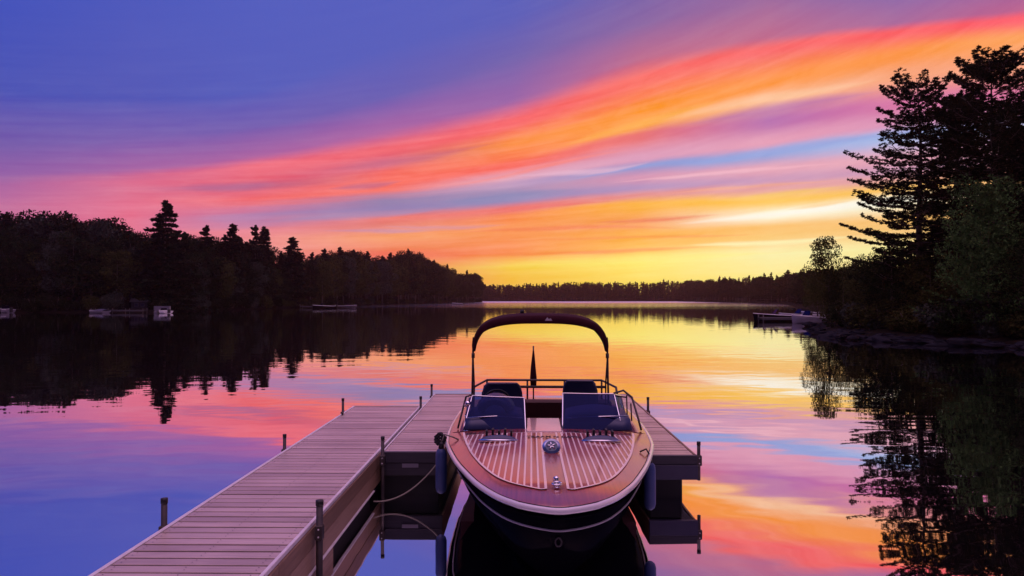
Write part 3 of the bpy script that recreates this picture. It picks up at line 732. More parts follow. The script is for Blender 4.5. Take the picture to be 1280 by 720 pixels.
for i in range(34):
    p_ = 1040 + i*8; d = float(np.interp(p_, [1040,1060,1120,1200,1280], [64,48,42,38,35.5])) + random.uniform(1.0,4)
    k = random.choice([0,1,1,2,0]); s = random.uniform(1.6,3.0)
    plant(bush[k], (*at(p_,d,0)[:2], .3), s*.8, s, '%s shrub in the low row behind the rocks of the right shore' % BK[k], 'shrub', '%s shrubs behind the right shore rocks' % BK[k])

# ------------------------------------------------------------------ docks
def deck_boards(x0, x1, y0, y1, z, w=.14, gap=.026, name='deck_boards', parent=None):
    b = MB(); y = y0; rr = random.Random(int(x0*10))
    while y < y1 - .02:
        e = min(y + w - gap, y1); j = rr.uniform(-.002,.002)
        b.box(x0 + rr.uniform(0,.004), x1 - rr.uniform(0,.004), y, e, z - .035, z + j, .003); y += w
    o = b.build(name, m_board, parent)
    sc_ = MB(); y = y0
    while y < min(y1, 9.5) - .02:
        for x in (x0+.05, x1-.05, (x0+x1)/2):
            for q in (.035, .085):
                a = rr.uniform(-.006,.006); sc_.add([(x+a+.005*math.cos(k*1.047), y+q+.005*math.sin(k*1.047), z+.0035) for k in range(6)], [tuple(range(6))])
        y += w
    # the screw heads belong to the boards' own mesh, as its second material
    me = bpy.data.meshes.new(name); n0 = len(b.f); b.add(sc_.v, sc_.f); me.from_pydata(b.v, [], b.f); me.materials.append(m_board); me.materials.append(m_post)
    me.polygons.foreach_set('material_index', [0]*n0 + [1]*(len(b.f)-n0)); me.update(); o.data = me
    return o
DZ = .50
md = empty('main_dock', (-2.24, 6, 0), label='long board walkway dock running from the lower left towards the boat slip', cat='dock')
def loc(o): return o
X0, X1 = -2.80, -1.68
md.location = (0,0,0)
deck_boards(X0+.03, X1-.02, -1.0, 12.40, DZ, parent=md)
MB().box(X0-.006, X0+.028, -1, 12.42, .30, DZ+.006, .003).build('edge_rail', m_alu, md)
MB().box(X1-.018, X1+.010, -1, 12.42, DZ-.03, DZ+.006, .003).build('edge_rail', m_alu, md)
MB().box(X0, X1, 12.425, 12.46, .25, DZ+.004, .003).build('end_board', m_fascia, md)
fb = MB()
for a in np.arange(-1, 12.3, 3.05):
    fb.box(X1-.012, X1+.022, a+.004, min(a+3.05,12.42)-.004, .315, DZ-.033, .003); fb.box(X1-.012, X1+.018, a+.004, min(a+3.05,12.42)-.004, .135, .309, .003)
fb.build('fascia_board', m_fascia, md)
MB().box(X1+.006, X1+.034, -1, 8.4, .118, .133, .002).build('bottom_rail', m_alu, md)
MB().box(X1-.02, X1+.03, -1, 6.55, -.3, .112, .003).build('skirt_board', m_fascia, md)
fb = MB()
for a, e in ((6.6,8.5),(9.0,12.2),(2.5,6.4)): fb.box(X0+.1, X1-.04, a, e, -.4, .3, .03)
fb.build('float', m_float, md)
fb = MB()
for a in np.arange(-.9,12.4,.6): fb.box(X0+.03, X1-.03, a, a+.05, .30, DZ-.04)
fb.build('joist', m_navywood, md)

lf = empty('finger_dock', (0,0,0), label='narrow dock finger between the long walkway and the left side of the boat', cat='dock')
deck_boards(-1.60, -.93, 8.74, 13.95, DZ+.006, parent=lf)
MB().box(-1.60,-.91,8.68,8.735,.385,DZ+.010,.003).box(-1.60,-.91,8.69,8.735,.235,.380,.003).build('front_beam', m_navywood, lf)
MB().box(-1.625,-1.603,8.70,13.97,.3,DZ+.012,.003).build('edge_rail', m_alu, lf)
MB().box(-.928,-.905,8.74,13.97,.24,DZ+.010,.003).build('side_beam', m_fascia, lf)
MB().box(-1.60,-.91,13.975,14.02,.24,DZ+.01,.003).build('end_board', m_fascia, lf)
MB().box(-1.595,-.935,8.745,13.9,.25,.468).box(-1.62,-.96,8.78,13.8,-.45,.245,.02).build('float', m_float, lf)  # upper box: black fill standing in for under-deck shade; lower box: the float
MB().box(-1.38,-1.19,8.672,8.678,.33,.375).build('name_plate', mat('worn_plate',(0.22,0.2,0.24),.6), lf)
rf = empty('finger_dock', (0,0,0), label='narrow dock finger on the right side of the boat with dark end beam', cat='dock')
deck_boards(1.50, 2.00, 8.58, 14.0, DZ+.006, parent=rf)
MB().box(1.48,2.03,8.52,8.575,.405,DZ+.008,.003).build('front_beam', m_navywood, rf)
MB().box(1.48,2.035,8.505,8.575,.235,.398,.003).build('front_beam', mat('lower_beam_paint',(0.035,0.032,0.07),.5,var=(0.05,0.045,0.085),scale=4), rf)
MB().box(2.003,2.03,8.58,14.02,.24,DZ+.012,.003).build('edge_rail', m_fascia, rf)
MB().box(1.475,1.498,8.58,14.02,.24,DZ+.010,.003).build('side_beam', m_fascia, rf)
MB().box(1.475,2.03,14.025,14.06,.24,DZ+.01,.003).build('end_board', m_fascia, rf)
MB().box(1.51,1.995,8.585,13.9,.25,.468).box(1.50,1.88,8.62,13.9,-.45,.245,.02).build('float', m_float, rf)  # first box is added blackness for the shade beneath the boards, second the float

def dock_post(x, y, ztop, label, r=.020, zb=-.9, cap=True):
    t = empty('dock_post', (x,y,0), label=label, cat='dock post', group='pipe posts holding the docks')
    MB().tube([(0,0,zb),(0,0,ztop)], r, 12).build('pipe', m_post, t)
    if cap: MB().tube([(0,0,ztop-.035),(0,0,ztop+.006)], r*1.15, 12).build('cap', m_black, t)
    MB().box(-.030,.030,-.035,.035,DZ-.13,DZ-.01,.006).build('bracket', m_post, t)
    b = MB()
    for z in (DZ-.04,DZ-.10): b.tube([(0,-.042,z),(0,.042,z)],.007,8)
    b.build('bolt', m_alu, t)
    return t
dock_post(X1+.07, 5.95, .68, 'nearest tall dark pipe post on the right edge of the walkway', .028)
dock_post(X0-.05, 5.92, .70, 'nearest dark pipe post on the left edge of the walkway', .024)
dock_post(X0-.05, 8.95, .66, 'middle pipe post on the left edge of the walkway')
dock_post(X0-.05, 11.9, .70, 'farthest pipe post on the left edge of the walkway')
dock_post(X1+.085, 8.60, .70, 'dark pipe post in the corner where the walkway meets the finger dock')
dock_post(X1+.03, 12.3, .68, 'short pipe post at the far right corner of the walkway')
dock_post(-1.66, 13.9, .70, 'pipe post at the far end of the left finger dock')
dock_post(2.075, 8.64, .64, 'dark pipe post at the near corner of the right finger dock', zb=.2)
dock_post(2.085, 12.1, .70, 'pipe post midway along the right finger dock', zb=.2)
# cleat on the left edge near the far post
c = empty('dock_cleat', (X0+.04, 11.5, DZ+.006), label='small metal cleat on the far left edge of the walkway', cat='cleat')
MB().tube([(0,-.09,.045),(0,-.03,.03),(0,.03,.03),(0,.09,.045)], .012, 8).build('horn', m_post, c)
MB().tube([(0,-.025,0),(0,-.025,.03)],.012,8).tube([(0,.025,0),(0,.025,.03)],.012,8).build('foot', m_post, c)

def sag(a, b, s, n=18):
    a, b = Vector(a), Vector(b); return [a.lerp(b, i/n) - Vector((0,0,s*4*(i/n)*(1-i/n))) for i in range(n+1)]
MB().tube(sag((X1+.08,8.1,.09),(-.93,8.55,.44),.13),.008,7).build('mooring_rope', m_rope, label='thin pale mooring rope sagging from the walkway corner to the left fender', cat='rope')

# ------------------------------------------------------------------ the boat
boat = empty('wooden_runabout_boat', (.315, 8.2, 0), R(-.9), label='varnished wooden runabout moored bow first between the two dock fingers', cat='boat')
TIP = -3.10                                       # local y of the stem head
BT = [0,.03,.08,.2,.4,.77,1.0,1.5,1.8,2.3,2.75,3.5,4.3,5.2,6.3]
BB = [0,.085,.17,.30,.43,.585,.66,.80,.875,.98,1.065,1.13,1.16,1.16,1.09]
# smoothed with a Catmull-Rom through the table
def bw(t):
    t = min(max(t,0),6.3); i = max(0, min(len(BT)-2, int(np.searchsorted(BT, t, side='right'))-1))
    t0,t1 = BT[i],BT[i+1]; u = (t-t0)/(t1-t0)
    m0 = (BB[i+1]-BB[max(i-1,0)])/(BT[i+1]-BT[max(i-1,0)])*(t1-t0); j = min(i+2,len(BT)-1); m1 = (BB[j]-BB[i])/(BT[j]-BT[i])*(t1-t0)
    if i == 0: return BB[1]*math.sqrt(max(u,0))
    return (2*u**3-3*u**2+1)*BB[i]+(u**3-2*u**2+u)*m0+(-2*u**3+3*u**2)*BB[i+1]+(u**3-u**2)*m1
def sheer(t): return float(np.interp(t, [0,1,2,3,4.5,6.3],[.86,.82,.785,.76,.74,.735]))
TS = list(np.array([0,.002,.008,.018,.03,.05,.08,.12,.17,.23,.3,.38,.48,.6,.75,.9,1.1,1.3,1.55,1.8,2.1,2.4,2.75,3.1,3.5,4,4.5,5,5.6,6.3]))
def y_of(t): return TIP + t
# hull: sections from sheer down to keel, each level slides aft (raked stem)
LV = [(0,0.0,1.0),(.03,.01,.995),(.16,.05,.955),(.30,.14,.90),(.45,.30,.82),(.60,.50,.70),(.74,.72,.50),(.95,1.0,.0)]
rows = []
for t in TS:
    L_, Rr = [], []
    for dz, sh, k in LV:
        tt = t + sh*(1 - t/6.3); w = bw(t)*k if t > 0 else 0
        wz = sheer(t) - dz*(1.0 if dz<.5 else 1.0)
        L_.append((-w, y_of(tt), wz)); Rr.append((w, y_of(tt), wz))
    rows.append(L_ + Rr[::-1][1:])
hb = MB().grid(rows, True)
hb.add(rows[-1], [tuple(range(len(rows[-1])))[::-1]])
hull = hb.build('hull', m_hull, boat)
# rails
def loop_line(dt, inset, zoff, k=1.0, ts=TS, tend=6.3):
    l = [(-(bw(t)*k - inset if t > 0 else 0), y_of(t+dt), sheer(t)+zoff) for t in ts if t <= tend]
    return l[::-1] + [(-p[0], p[1], p[2]) for p in l[1:]]
MB().tube([(x*1.012, y-.012 if abs(x)<.3 else y, z) for x,y,z in loop_line(0,-.004,-.012)], .023, 10).build('rub_rail', m_white, boat)
MB().tube(loop_line(.0,-.003,-.062), .013, 6).build('rail_gasket', m_hull, boat)
MB().tube(loop_line(.05,-.004,-.165,.957), .008, 6).build('spray_rail', mat('grey_rail',(0.34,0.32,0.36),.4), boat)
# foredeck
CK = 3.38                                         # t of the windscreen foot
def deck_z(x, t, b=None):
    b = max(bw(t), .01); return sheer(t) + .012 + .055*(1 - min(1,abs(x)/b)**2)*min(1, b/.5)
def deck_patch(t0, t1, fl, fr, lift, nx=14, nt_=40, tlist=None):
    rows = []
    for i in range(nt_+1):
        t = t0 + (t1-t0)*(i/nt_)**1.4 if tlist is None else tlist[i]
        a, b = fl(t), fr(t); rows.append([(a+(b-a)*j/nx, y_of(t), deck_z(a+(b-a)*j/nx, t)+lift) for j in range(nx+1)])
    return rows
mb = MB().grid(deck_patch(0.0, CK, lambda t:-max(bw(t)-.004,0), lambda t:max(bw(t)-.004,0), 0, 28, 60))
mb.build('foredeck', m_mahog, boat)
# laid planking each side of the king plank
FT = [.36,.40,.50,.88,1.45,2.0,2.6,3.05,3.30]; FW = [.12,.19,.29,.47,.635,.76,.865,.93,.955]
_fu = np.linspace(.36, 3.30, 60); _fv = np.interp(_fu, FT, FW)
for _ in range(14): _fv[1:-1] = (_fv[:-2] + 2*_fv[1:-1] + _fv[2:]) / 4
FT, FW = list(_fu), list(_fv)
def fw(t): return float(np.interp(t, FT, FW))
KP = .082
for s in (-1, 1):
    rows = deck_patch(.36, 3.08, lambda t: KP*s, lambda t: fw(t)*s, .004, 10, 50)
    MB().grid(rows, flip=(s<0)).build('deck_planking', m_teak, boat)
    st = MB()
    def strip(pts_, w=.0065, lift=.0075, dirn=None):
        rr_ = []
        for i, (x, t) in enumerate(pts_):
            a = pts_[max(i-1,0)]; b_ = pts_[min(i+1,len(pts_)-1)]; dx, dt = b_[0]-a[0], b_[1]-a[1]; l = math.hypot(dx,dt) or 1
            nx_, ntt = dt/l*w, -dx/l*w
            rr_.append([(x-nx_, y_of(t-ntt), deck_z(x,t)+lift), (x+nx_, y_of(t+ntt), deck_z(x,t)+lift)])
        st.grid(rr_)
    x = KP
    while x < .93:
        tmin = float(np.interp(x, FW, FT)) if x > FW[0] else .36
        te = 3.08
        if te - tmin > .05: strip([(s*x, tmin+(te-tmin)*i/12) for i in range(13)], .010 if x == KP else .0075)
        x += .0535
    strip([(s*fw(t), t) for t in np.linspace(.36, 3.28, 40)], .011)
    strip([(s*(KP+(fw(.36)-KP)*i/4), .36) for i in range(5)], .009)
    strip([(s*(KP+.0+(fw(3.08)-KP)*i/10), 3.08) for i in range(11)], .007)
    st.build('pale_inlay', m_holly, boat)
# aft apron of the foredeck in lighter planks with dark slots
ap = MB()
for s in (-1,1):
    for i in range(14):
        x = s*(.30 + i*.047); ap.box(x-.007, x+.007, y_of(3.12), y_of(3.26 if i%3 else 3.30), deck_z(x,3.2)+.001, deck_z(x,3.2)+.006)
ap.build('deck_slots', m_liner, boat)
# deck vents
for s in (-1,1):
    v = MB(); cx, t0 = s*.53, 2.66; z = deck_z(cx, t0)
    tl = [(-.19+.38*i/12) for i in range(13)]
    v.grid([[(cx+x, y_of(t0-.10)+.02*(1-(x/.19)**2)*-1, z+.004) for x in tl],
            [(cx+x*.97, y_of(t0-.05), z+.006+.06*math.sqrt(max(0,1-(x/.2)**2))) for x in tl],
            [(cx+x*.9, y_of(t0+.03), z+.004+.03*math.sqrt(max(0,1-(x/.2)**2))) for x in tl],
            [(cx+x*.85, y_of(t0+.07), z) for x in tl]], flip=True)
    vent = v.build('deck_vent', m_dash, boat, solid=.004)
    f = MB()
    for k in range(5):
        xx = cx - .13 + k*.065; f.box(xx-.011, xx+.011, y_of(t0-.0), y_of(t0+.10), z+.02, z+.10+.015*(k%2), .004)
    f.build('vent_fins', m_black, vent)
    MB().tube([(cx-.20,y_of(t0-.11),z+.016),(cx,y_of(t0-.135),z+.022),(cx+.20,y_of(t0-.11),z+.016)], .017, 8).build('vent_lip', m_chrome, vent)
# filler cap emblem and bow light
z = deck_z(0,1.9); cy = y_of(1.9); ax = Vector((0,-.72,.69)); c0 = Vector((0,cy,z+.055))
cap = MB().tube([(0,cy+.01,z-.004),(0,cy+.012,z+.03)],[.07,.045],20).tube([c0-ax*.02, c0-ax*.005, c0+ax*.008],[.055,.088,.084],28).build('horn_cover', m_chrome, boat)
MB().tube([c0+ax*.009, c0+ax*.012], .058, 24, smooth=False).build('cover_inlay', mat('blue_enamel',(0.03,0.08,0.16),.25), cap)
e = MB(); v1 = Vector((1,0,0)); v2 = ax.cross(v1)
for k in range(5):
    a = k*2*math.pi/5+.5; e.tube([c0+ax*.014, c0+ax*.014+(v1*math.cos(a)+v2*math.sin(a))*.042],.008,6)
e.build('cover_star', m_chrome, cap)
z = deck_z(0,.42)
b_ = MB().box(-.022,.022,y_of(.36),y_of(.60),z-.002,z+.014,.004).build('bow_chock', m_chrome, boat)
MB().tube([(.034*math.cos(a),y_of(.40)+.05*math.sin(a),z+.03) for a in np.linspace(0,2*math.pi,18)], .009, 6).build('bow_ring', m_chrome, b_)
MB().tube([(0,y_of(.50),z+.01),(0,y_of(.50),z+.05),(0,y_of(.505),z+.062)],[.02,.024,.008],12).tube([(0,y_of(.62),z+.01),(0,y_of(.62),z+.03)],[.026,.018],12).build('bow_light', m_chrome, b_)
MB().tube([(.022*math.cos(a),y_of(.075),sheer(0)-.25+.03*math.sin(a)) for a in np.linspace(0,2*math.pi,14)], .006, 6).build('bow_eye', m_post, boat)

# lettering set across the deck
def text(s, x, t, size, parent, name='lettering', mt=m_ink, rot=None, zl=.010):
    cu = bpy.data.curves.new(name, 'FONT'); cu.body = s; cu.size = size; cu.extrude = .001; cu.align_x = 'CENTER'; cu.offset = .002
    o = bpy.data.objects.new(name, cu); COL.objects.link(o)
    dg = bpy.context.evaluated_depsgraph_get(); me = bpy.data.meshes.new_from_object(o.evaluated_get(dg))
    bpy.data.objects.remove(o); me.materials.clear(); me.materials.append(mt)
    o = bpy.data.objects.new(name, me); COL.objects.link(o); o.parent = parent
    o.location = (x, y_of(t), deck_z(x,t)+zl)
    if rot: o.rotation_euler = rot
    return o
for w_, x_, t_, z_ in (('· TRAAM N CAYO', .03, 2.72, .078), ('TTM', .27, 3.12, .07), ('ITT', -.86, 3.10, .07)):
    text(w_, x_, t_, z_, boat).scale = (1, 1.7, 1)

# cockpit: coaming, liner, floor, benches
def gun(t, inset): return bw(t)-inset
for s in (-1,1):      # side decks
    rows = []
    for t in np.linspace(CK, 5.75, 16):
        a, b = s*(bw(t)-.004), s*(bw(t)-.15); rows.append([(a, y_of(t), sheer(t)+.012), ((a+b)/2, y_of(t), sheer(t)+.025), (b, y_of(t), sheer(t)+.03), (b, y_of(t), .30)])
    MB().grid(rows, flip=(s>0)).build('side_deck', m_mahog, boat)
rows = [[(x*(bw(t)-.004), y_of(t), sheer(t)+.015+.04*(1-x*x)) for x in np.linspace(-1,1,15)] for t in np.linspace(5.75,6.3,5)]
MB().grid(rows).build('aft_deck', m_teak, boat)
MB().box(-1.0,1.0,y_of(CK+.0),y_of(5.75),.24,.30).build('cockpit_floor', m_liner, boat)
MB().box(-1.0,-.27,y_of(CK),y_of(CK+.03),.3,.775).box(.20,1.0,y_of(CK),y_of(CK+.03),.3,.775).build('dash_bulkhead', m_liner, boat)
# walkthrough step between the two screens
MB().box(-.245,.155,y_of(3.16),y_of(4.05),.80,.835,.008).build('walkthrough_step', mat('pale_step_vinyl',(0.86,0.62,0.56),.3,coat=1.0,var=(0.80,0.56,0.50),scale=5), boat)
MB().box(-.24,.15,y_of(4.02),y_of(4.05),.30,.80).build('step_riser', m_liner, boat)
MB().box(-.95,.95,y_of(5.0),y_of(5.45),.30,.62,.03).box(-.95,.95,y_of(5.45),y_of(5.62),.30,.86,.03).build('rear_bench', m_liner, boat)
# dashboards behind each screen
def dash(x0, x1):
    rows = [[(x, y_of(CK+.03), .80) for x in np.linspace(x0,x1,9)],
            [(x, y_of(CK+.18), .90+.02*math.sin((x-x0)/(x1-x0)*math.pi)) for x in np.linspace(x0,x1,9)],
            [(x, y_of(CK+.55), .96+.06*math.sin((x-x0)/(x1-x0)*math.pi)) for x in np.linspace(x0+.04,x1-.04,9)],
            [(x, y_of(CK+.62), .90) for x in np.linspace(x0+.04,x1-.04,9)], [(x, y_of(CK+.62), .5) for x in np.linspace(x0+.04,x1-.04,9)]]
    return MB().grid(rows).build('dashboard', m_dash, boat, solid=.01)
dl = dash(-.96,-.27); dr = dash(.19,.96)
MB().tube([(-.94,y_of(CK+.16),.915),(-.6,y_of(CK+.16),.935),(-.29,y_of(CK+.16),.915)],.008,6).build('dash_trim', m_chrome, dl)
MB().tube([(.22,y_of(CK+.16),.915),(.6,y_of(CK+.16),.935),(.94,y_of(CK+.16),.945)],.008,6).build('dash_trim', m_chrome, dr)
# hood over the helm instruments and the wheel
rows = [[(-.62+.24*math.cos(a)*k, y_of(CK+d_), .93+.22*math.sin(a)*k) for a in np.linspace(0,math.pi,14)] for d_,k in ((.30,.55),(.42,.9),(.60,1.0))]
hd = MB().grid(rows).build('instrument_hood', m_dash, boat, solid=.008)
w = MB().tube([(-.62+.17*math.cos(a), y_of(CK+.78)+.05*math.sin(a), 1.0+.16*math.sin(a)) for a in np.linspace(0,2*math.pi,26)], .013, 7)
for a in (.5,2.6,4.7): w.tube([(-.62,y_of(CK+.74),1.0),(-.62+.17*math.cos(a), y_of(CK+.78)+.05*math.sin(a),1.0+.16*math.sin(a))],.008,5)
w.build('steering_wheel', m_black, boat)
# seats
def seat(cx, t, top, wd, name='bucket_seat'):
    y = y_of(t); b = MB()
    rows = []
    for z, k, lean in ((.45,.92,0),(.6,1,.01),(.85,1.0,.04),(top-.14,.98,.08),(top-.05,.90,.095),(top-.01,.74,.10)):
        r_ = []
        for i in range(20):
            a = 2*math.pi*i/20; ca, sa = math.cos(a), math.sin(a)
            r_.append((cx+wd*k*math.copysign(abs(ca)**.45,ca), y+lean+.065*math.copysign(abs(sa)**.6,sa), z))
        r_.append(r_[0]); rows.append(r_)
    b.grid(rows, flip=True); b.add(rows[-1][:20], [tuple(range(20))])
    bk_ = b.build(name, m_vinyl, boat)
    MB().box(cx-wd,cx+wd,y-.42,y-.02,.44,.56,.03).box(cx-.08,cx+.08,y-.3,y-.12,.3,.44).build('seat_cushion', m_vinyl, bk_)
    MB().tube([(cx-wd*.99,y-.05,.60),(cx-wd*.99,y-.02,.9),(cx-wd*.96,y+.02,top-.13),(cx-wd*.72,y+.03,top-.02),(cx+wd*.72,y+.03,top-.02),(cx+wd*.96,y+.02,top-.13),(cx+wd*.99,y-.02,.9)],.007,6).build('seat_piping', m_dash, bk_)
    MB().box(cx-wd*.72,cx+wd*.72,y-.30,y-.22,.56,.58,.008).build('seat_panel', m_dash, bk_)
seat(-.58, 4.72, 1.19, .275); seat(.46, 4.78, 1.22, .235)

# windscreens: two raked panes each with frame, and curved side wings
def pane(quad, name='windscreen'):
    a,b,c,d = [Vector(q) for q in quad]
    rows = [[a.lerp(b,i/8).lerp(d.lerp(c,i/8), j/6) + Vector((0,-.02*math.sin(i/8*math.pi),0)) for i in range(9)] for j in range(7)]
    g = MB().grid(rows).build(name, m_glass, boat)
    e = [rows[0][i] for i in range(9)] + [rows[j][8] for j in range(1,7)] + [rows[6][i] for i in range(7,-1,-1)] + [rows[j][0] for j in range(5,-1,-1)]
    MB().tube(e, .0085, 6).build('screen_frame', m_chrome, g)
    return g
ZF = deck_z(.6,CK)
yF, yT = y_of(CK-.02), y_of(CK+.42)
pane([(-.98,yF+.10,.775),(-.255,yF,.805),(-.275,yT-.10,1.13),(-.90,yT,1.14)])
pane([(.165,yF,.805),(.86,yF+.08,.785),(.80,yT,1.165),(.185,yT-.06,1.18)])
for s, q in ((-1,[(-.98,yF+.10,.775),(-1.06,yF+1.3,.77),(-1.0,yT+.75,1.02),(-.90,yT,1.14)]),(1,[(.86,yF+.08,.785),(1.05,yF+1.3,.77),(.97,yT+.75,1.05),(.80,yT,1.165)])):
    pane(q, 'side_screen')
# hand rail round the right quarter and struts
MB().tube([(.80,yT,1.175),(.93,yT+.15,1.19),(1.02,yT+.05,1.12),(1.06,yF+.32,.93),(1.08,yF+.15,.79)],.013,8).tube([(.83,yT+.10,1.13),(.97,yT+.2,1.10)],.010,6)\
  .tube([(.97,yT+.16,1.13),(.99,yT+.25,.80)],.009,6).tube([(1.0,yT+.0,1.05),(1.05,yT+.3,.80)],.009,6).build('grab_rail', m_post, boat)
MB().tube([(-.90,yT,1.15),(-.98,yT+.05,1.12),(-1.02,yF+.32,.93),(-1.05,yF+.2,.79)],.012,8).tube([(-.93,yT+.3,1.08),(-1.0,yT+.4,.8)],.009,6).build('grab_rail', m_post, boat)
MB().tube([(-.97,yT-.05,1.04),(-.93,yT-.10,1.06)],.035,12).build('spot_lamp', m_chrome, boat)
# stern rail
sr = MB()
sr.tube([(-1.0,y_of(5.2),.80),(-1.0,y_of(5.35),1.06),(-.85,y_of(5.9),1.10),(.85,y_of(5.9),1.10),(1.0,y_of(5.35),1.06),(1.02,y_of(5.2),.80)],.017,8)
sr.tube([(-.9,y_of(5.9),1.0),(.9,y_of(5.9),1.0)],.020,8)
for x in (-.85,-.25,.3,.85): sr.tube([(x,y_of(5.9),.78),(x,y_of(5.9),1.10)],.014,8)
sr.build('stern_rail', m_post, boat)
# furled flag on its staff
fl = MB().tube([(-.16,y_of(6.0),.75),(-.16,y_of(6.0),1.60)],.011,8).build('flag_staff', m_post, boat)
MB().tube([(-.16,y_of(6.0),.98),(-.16,y_of(6.0),1.12),(-.163,y_of(6.0),1.28),(-.16,y_of(6.0),1.45),(-.16,y_of(6.0),1.57)],[.044,.052,.038,.021,.007],9).build('furled_flag', m_canvas, fl)

# bimini: canvas arch over hoops
def arch(u, wd=.86, z0=1.62, z1=2.105, n=3.0):
    """u -1..1 along the arch"""
    a = math.pi/2*(1-u); ca, sa = math.cos(a), math.sin(a)
    return wd*math.copysign(abs(ca)**(2/n),ca), z0+(z1-z0)*abs(sa)**(2/n)
BY = y_of(4.05); cxb = -.08
rows = []
us = np.linspace(-1,1,49)
for k in range(9):
    r_ = []
    for u in us:
        x, z = arch(u, .84, 1.66, 2.085); e = (1-abs(u)**6); dep = .03 + .97*min(1, (1-abs(u))*3.2)**.8*.9
        v = k/8
        yy = BY + .15*(1-min(1,(1-abs(u))*2.5)) + dep*v
        zz = z + .035*math.sin(v*math.pi)*e - (.0 if 0<k<8 else 0)
        r_.append((cxb+x, yy, zz))
    rows.append(r_)
val = [(cxb+(p[0]-cxb)*(1-.045*min(1,2.6*max(0,abs((p[0]-cxb)/.84)-.75))), p[1]-.004, p[2]-.075*(1-abs(u)**5)-.012) for p,u in zip(rows[0],us)]
valb = [(cxb+(p[0]-cxb)*(1-.045*min(1,2.6*max(0,abs((p[0]-cxb)/.84)-.75))), p[1]+.004, p[2]-.06*(1-abs(u)**5)-.01) for p,u in zip(rows[-1],us)]
cb = MB().grid([val]+rows+[valb]).build('bimini_canopy', m_canvas, boat, solid=.008)
xe, ze = arch(1,.84,1.66,2.085)
for s in (-1,1):
    po = MB().tube([(cxb+s*.842,BY+.16,1.75),(cxb+s*.855,BY+.22,1.3),(cxb+s*.875,BY+.30,.775)],.013,8)
    po.tube([(cxb+s*.845,BY+.16,1.60),(cxb+s*.86,BY+.55,1.2),(cxb+s*.90,BY+.95,.78)],.010,8)
    po.tube([(cxb+s*.843,BY+.16,1.56),(cxb+s*.843,BY+.165,1.62)],.021,8)
    po.build('bimini_pole', m_post, boat)
    MB().tube([(cxb+s*.838,BY+.16,1.64),(cxb+s*.838,BY+.16,1.72),(cxb+s*.83,BY+.16,1.82)],[.016,.022,.020],10).build('canopy_sleeve', m_canvas, boat)
# pale peak shaped mark on the valance and the little stud on top
i0 = 27; vx = cxb+.10
mk = MB().add([(vx-.045,BY-.012,2.035),(vx+.05,BY-.012,2.035),(vx+.03,BY-.012,2.065),(vx+.005,BY-.012,2.055),(vx-.012,BY-.012,2.078)],[(0,1,2,3,4)]).build('canopy_mark', m_leafmark, cb, solid=.003)
MB().tube([(cxb-.23,BY+.4,2.11),(cxb-.23,BY+.4,2.165)],[.03,.022],8).build('canopy_stud', m_black, cb)

# fenders
def fender(x, y, ztop, ln, r, label):
    t = empty('fender', (x,y,0), label=label, cat='fender')
    n = [(0,ztop,.4),(.03,ztop-.03,.85),(.06,ztop-.06,1)]
    MB().tube([(0,0,ztop+.02),(0,0,ztop),(0,0,ztop-.02),(0,0,ztop-.06),(0,0,ztop-ln+.06),(0,0,ztop-ln+.02),(0,0,ztop-ln)],[r*.25,r*.45,r*.8,r,r,r*.8,r*.35],20).build('fender_body', m_fender, t)
    MB().tube([(0,0,ztop-.01),(0,0,ztop+.05),(0,0,ztop+.07)],[r*.5,r*.45,r*.2],12).build('fender_eye', m_black, t)
    return t
fender(-.845, 7.95, .70, .48, .061, 'blue cylindrical fender hanging between the boat and the left finger dock')
fender(1.265, 7.25, .71, .46, .058, 'dark blue cylindrical fender hanging on the right side of the boat')
def coil(cx, cy, cz, label):
    pts_ = []
    for i in range(90):
        a = i*.42; q = .05+.012*math.sin(i*1.7); pts_.append((cx+q*math.cos(a), cy+q*.7*math.sin(a), cz+.11*(i/90)+.02*math.sin(i*.9)))
    MB().tube(pts_, .011, 6).build('rope_coil', m_blackrope, label=label, cat='rope')
coil(-.86, 8.0, .735, 'bunched black rope tied above the left blue fender')
MB().tube([(-.845,7.95,.76),(-.81,7.95,.85),(-.72,7.96,.82),(-.66,7.97,.79)],.009,6).build('fender_line', m_rope, label='pale line from the left fender over the boat rub rail', cat='rope')
MB().tube([(1.265,7.25,.78),(1.23,7.25,.84),(1.17,7.26,.81)],.009,6).build('fender_line', m_blackrope, label='dark line from the right fender over the boat rub rail', cat='rope')

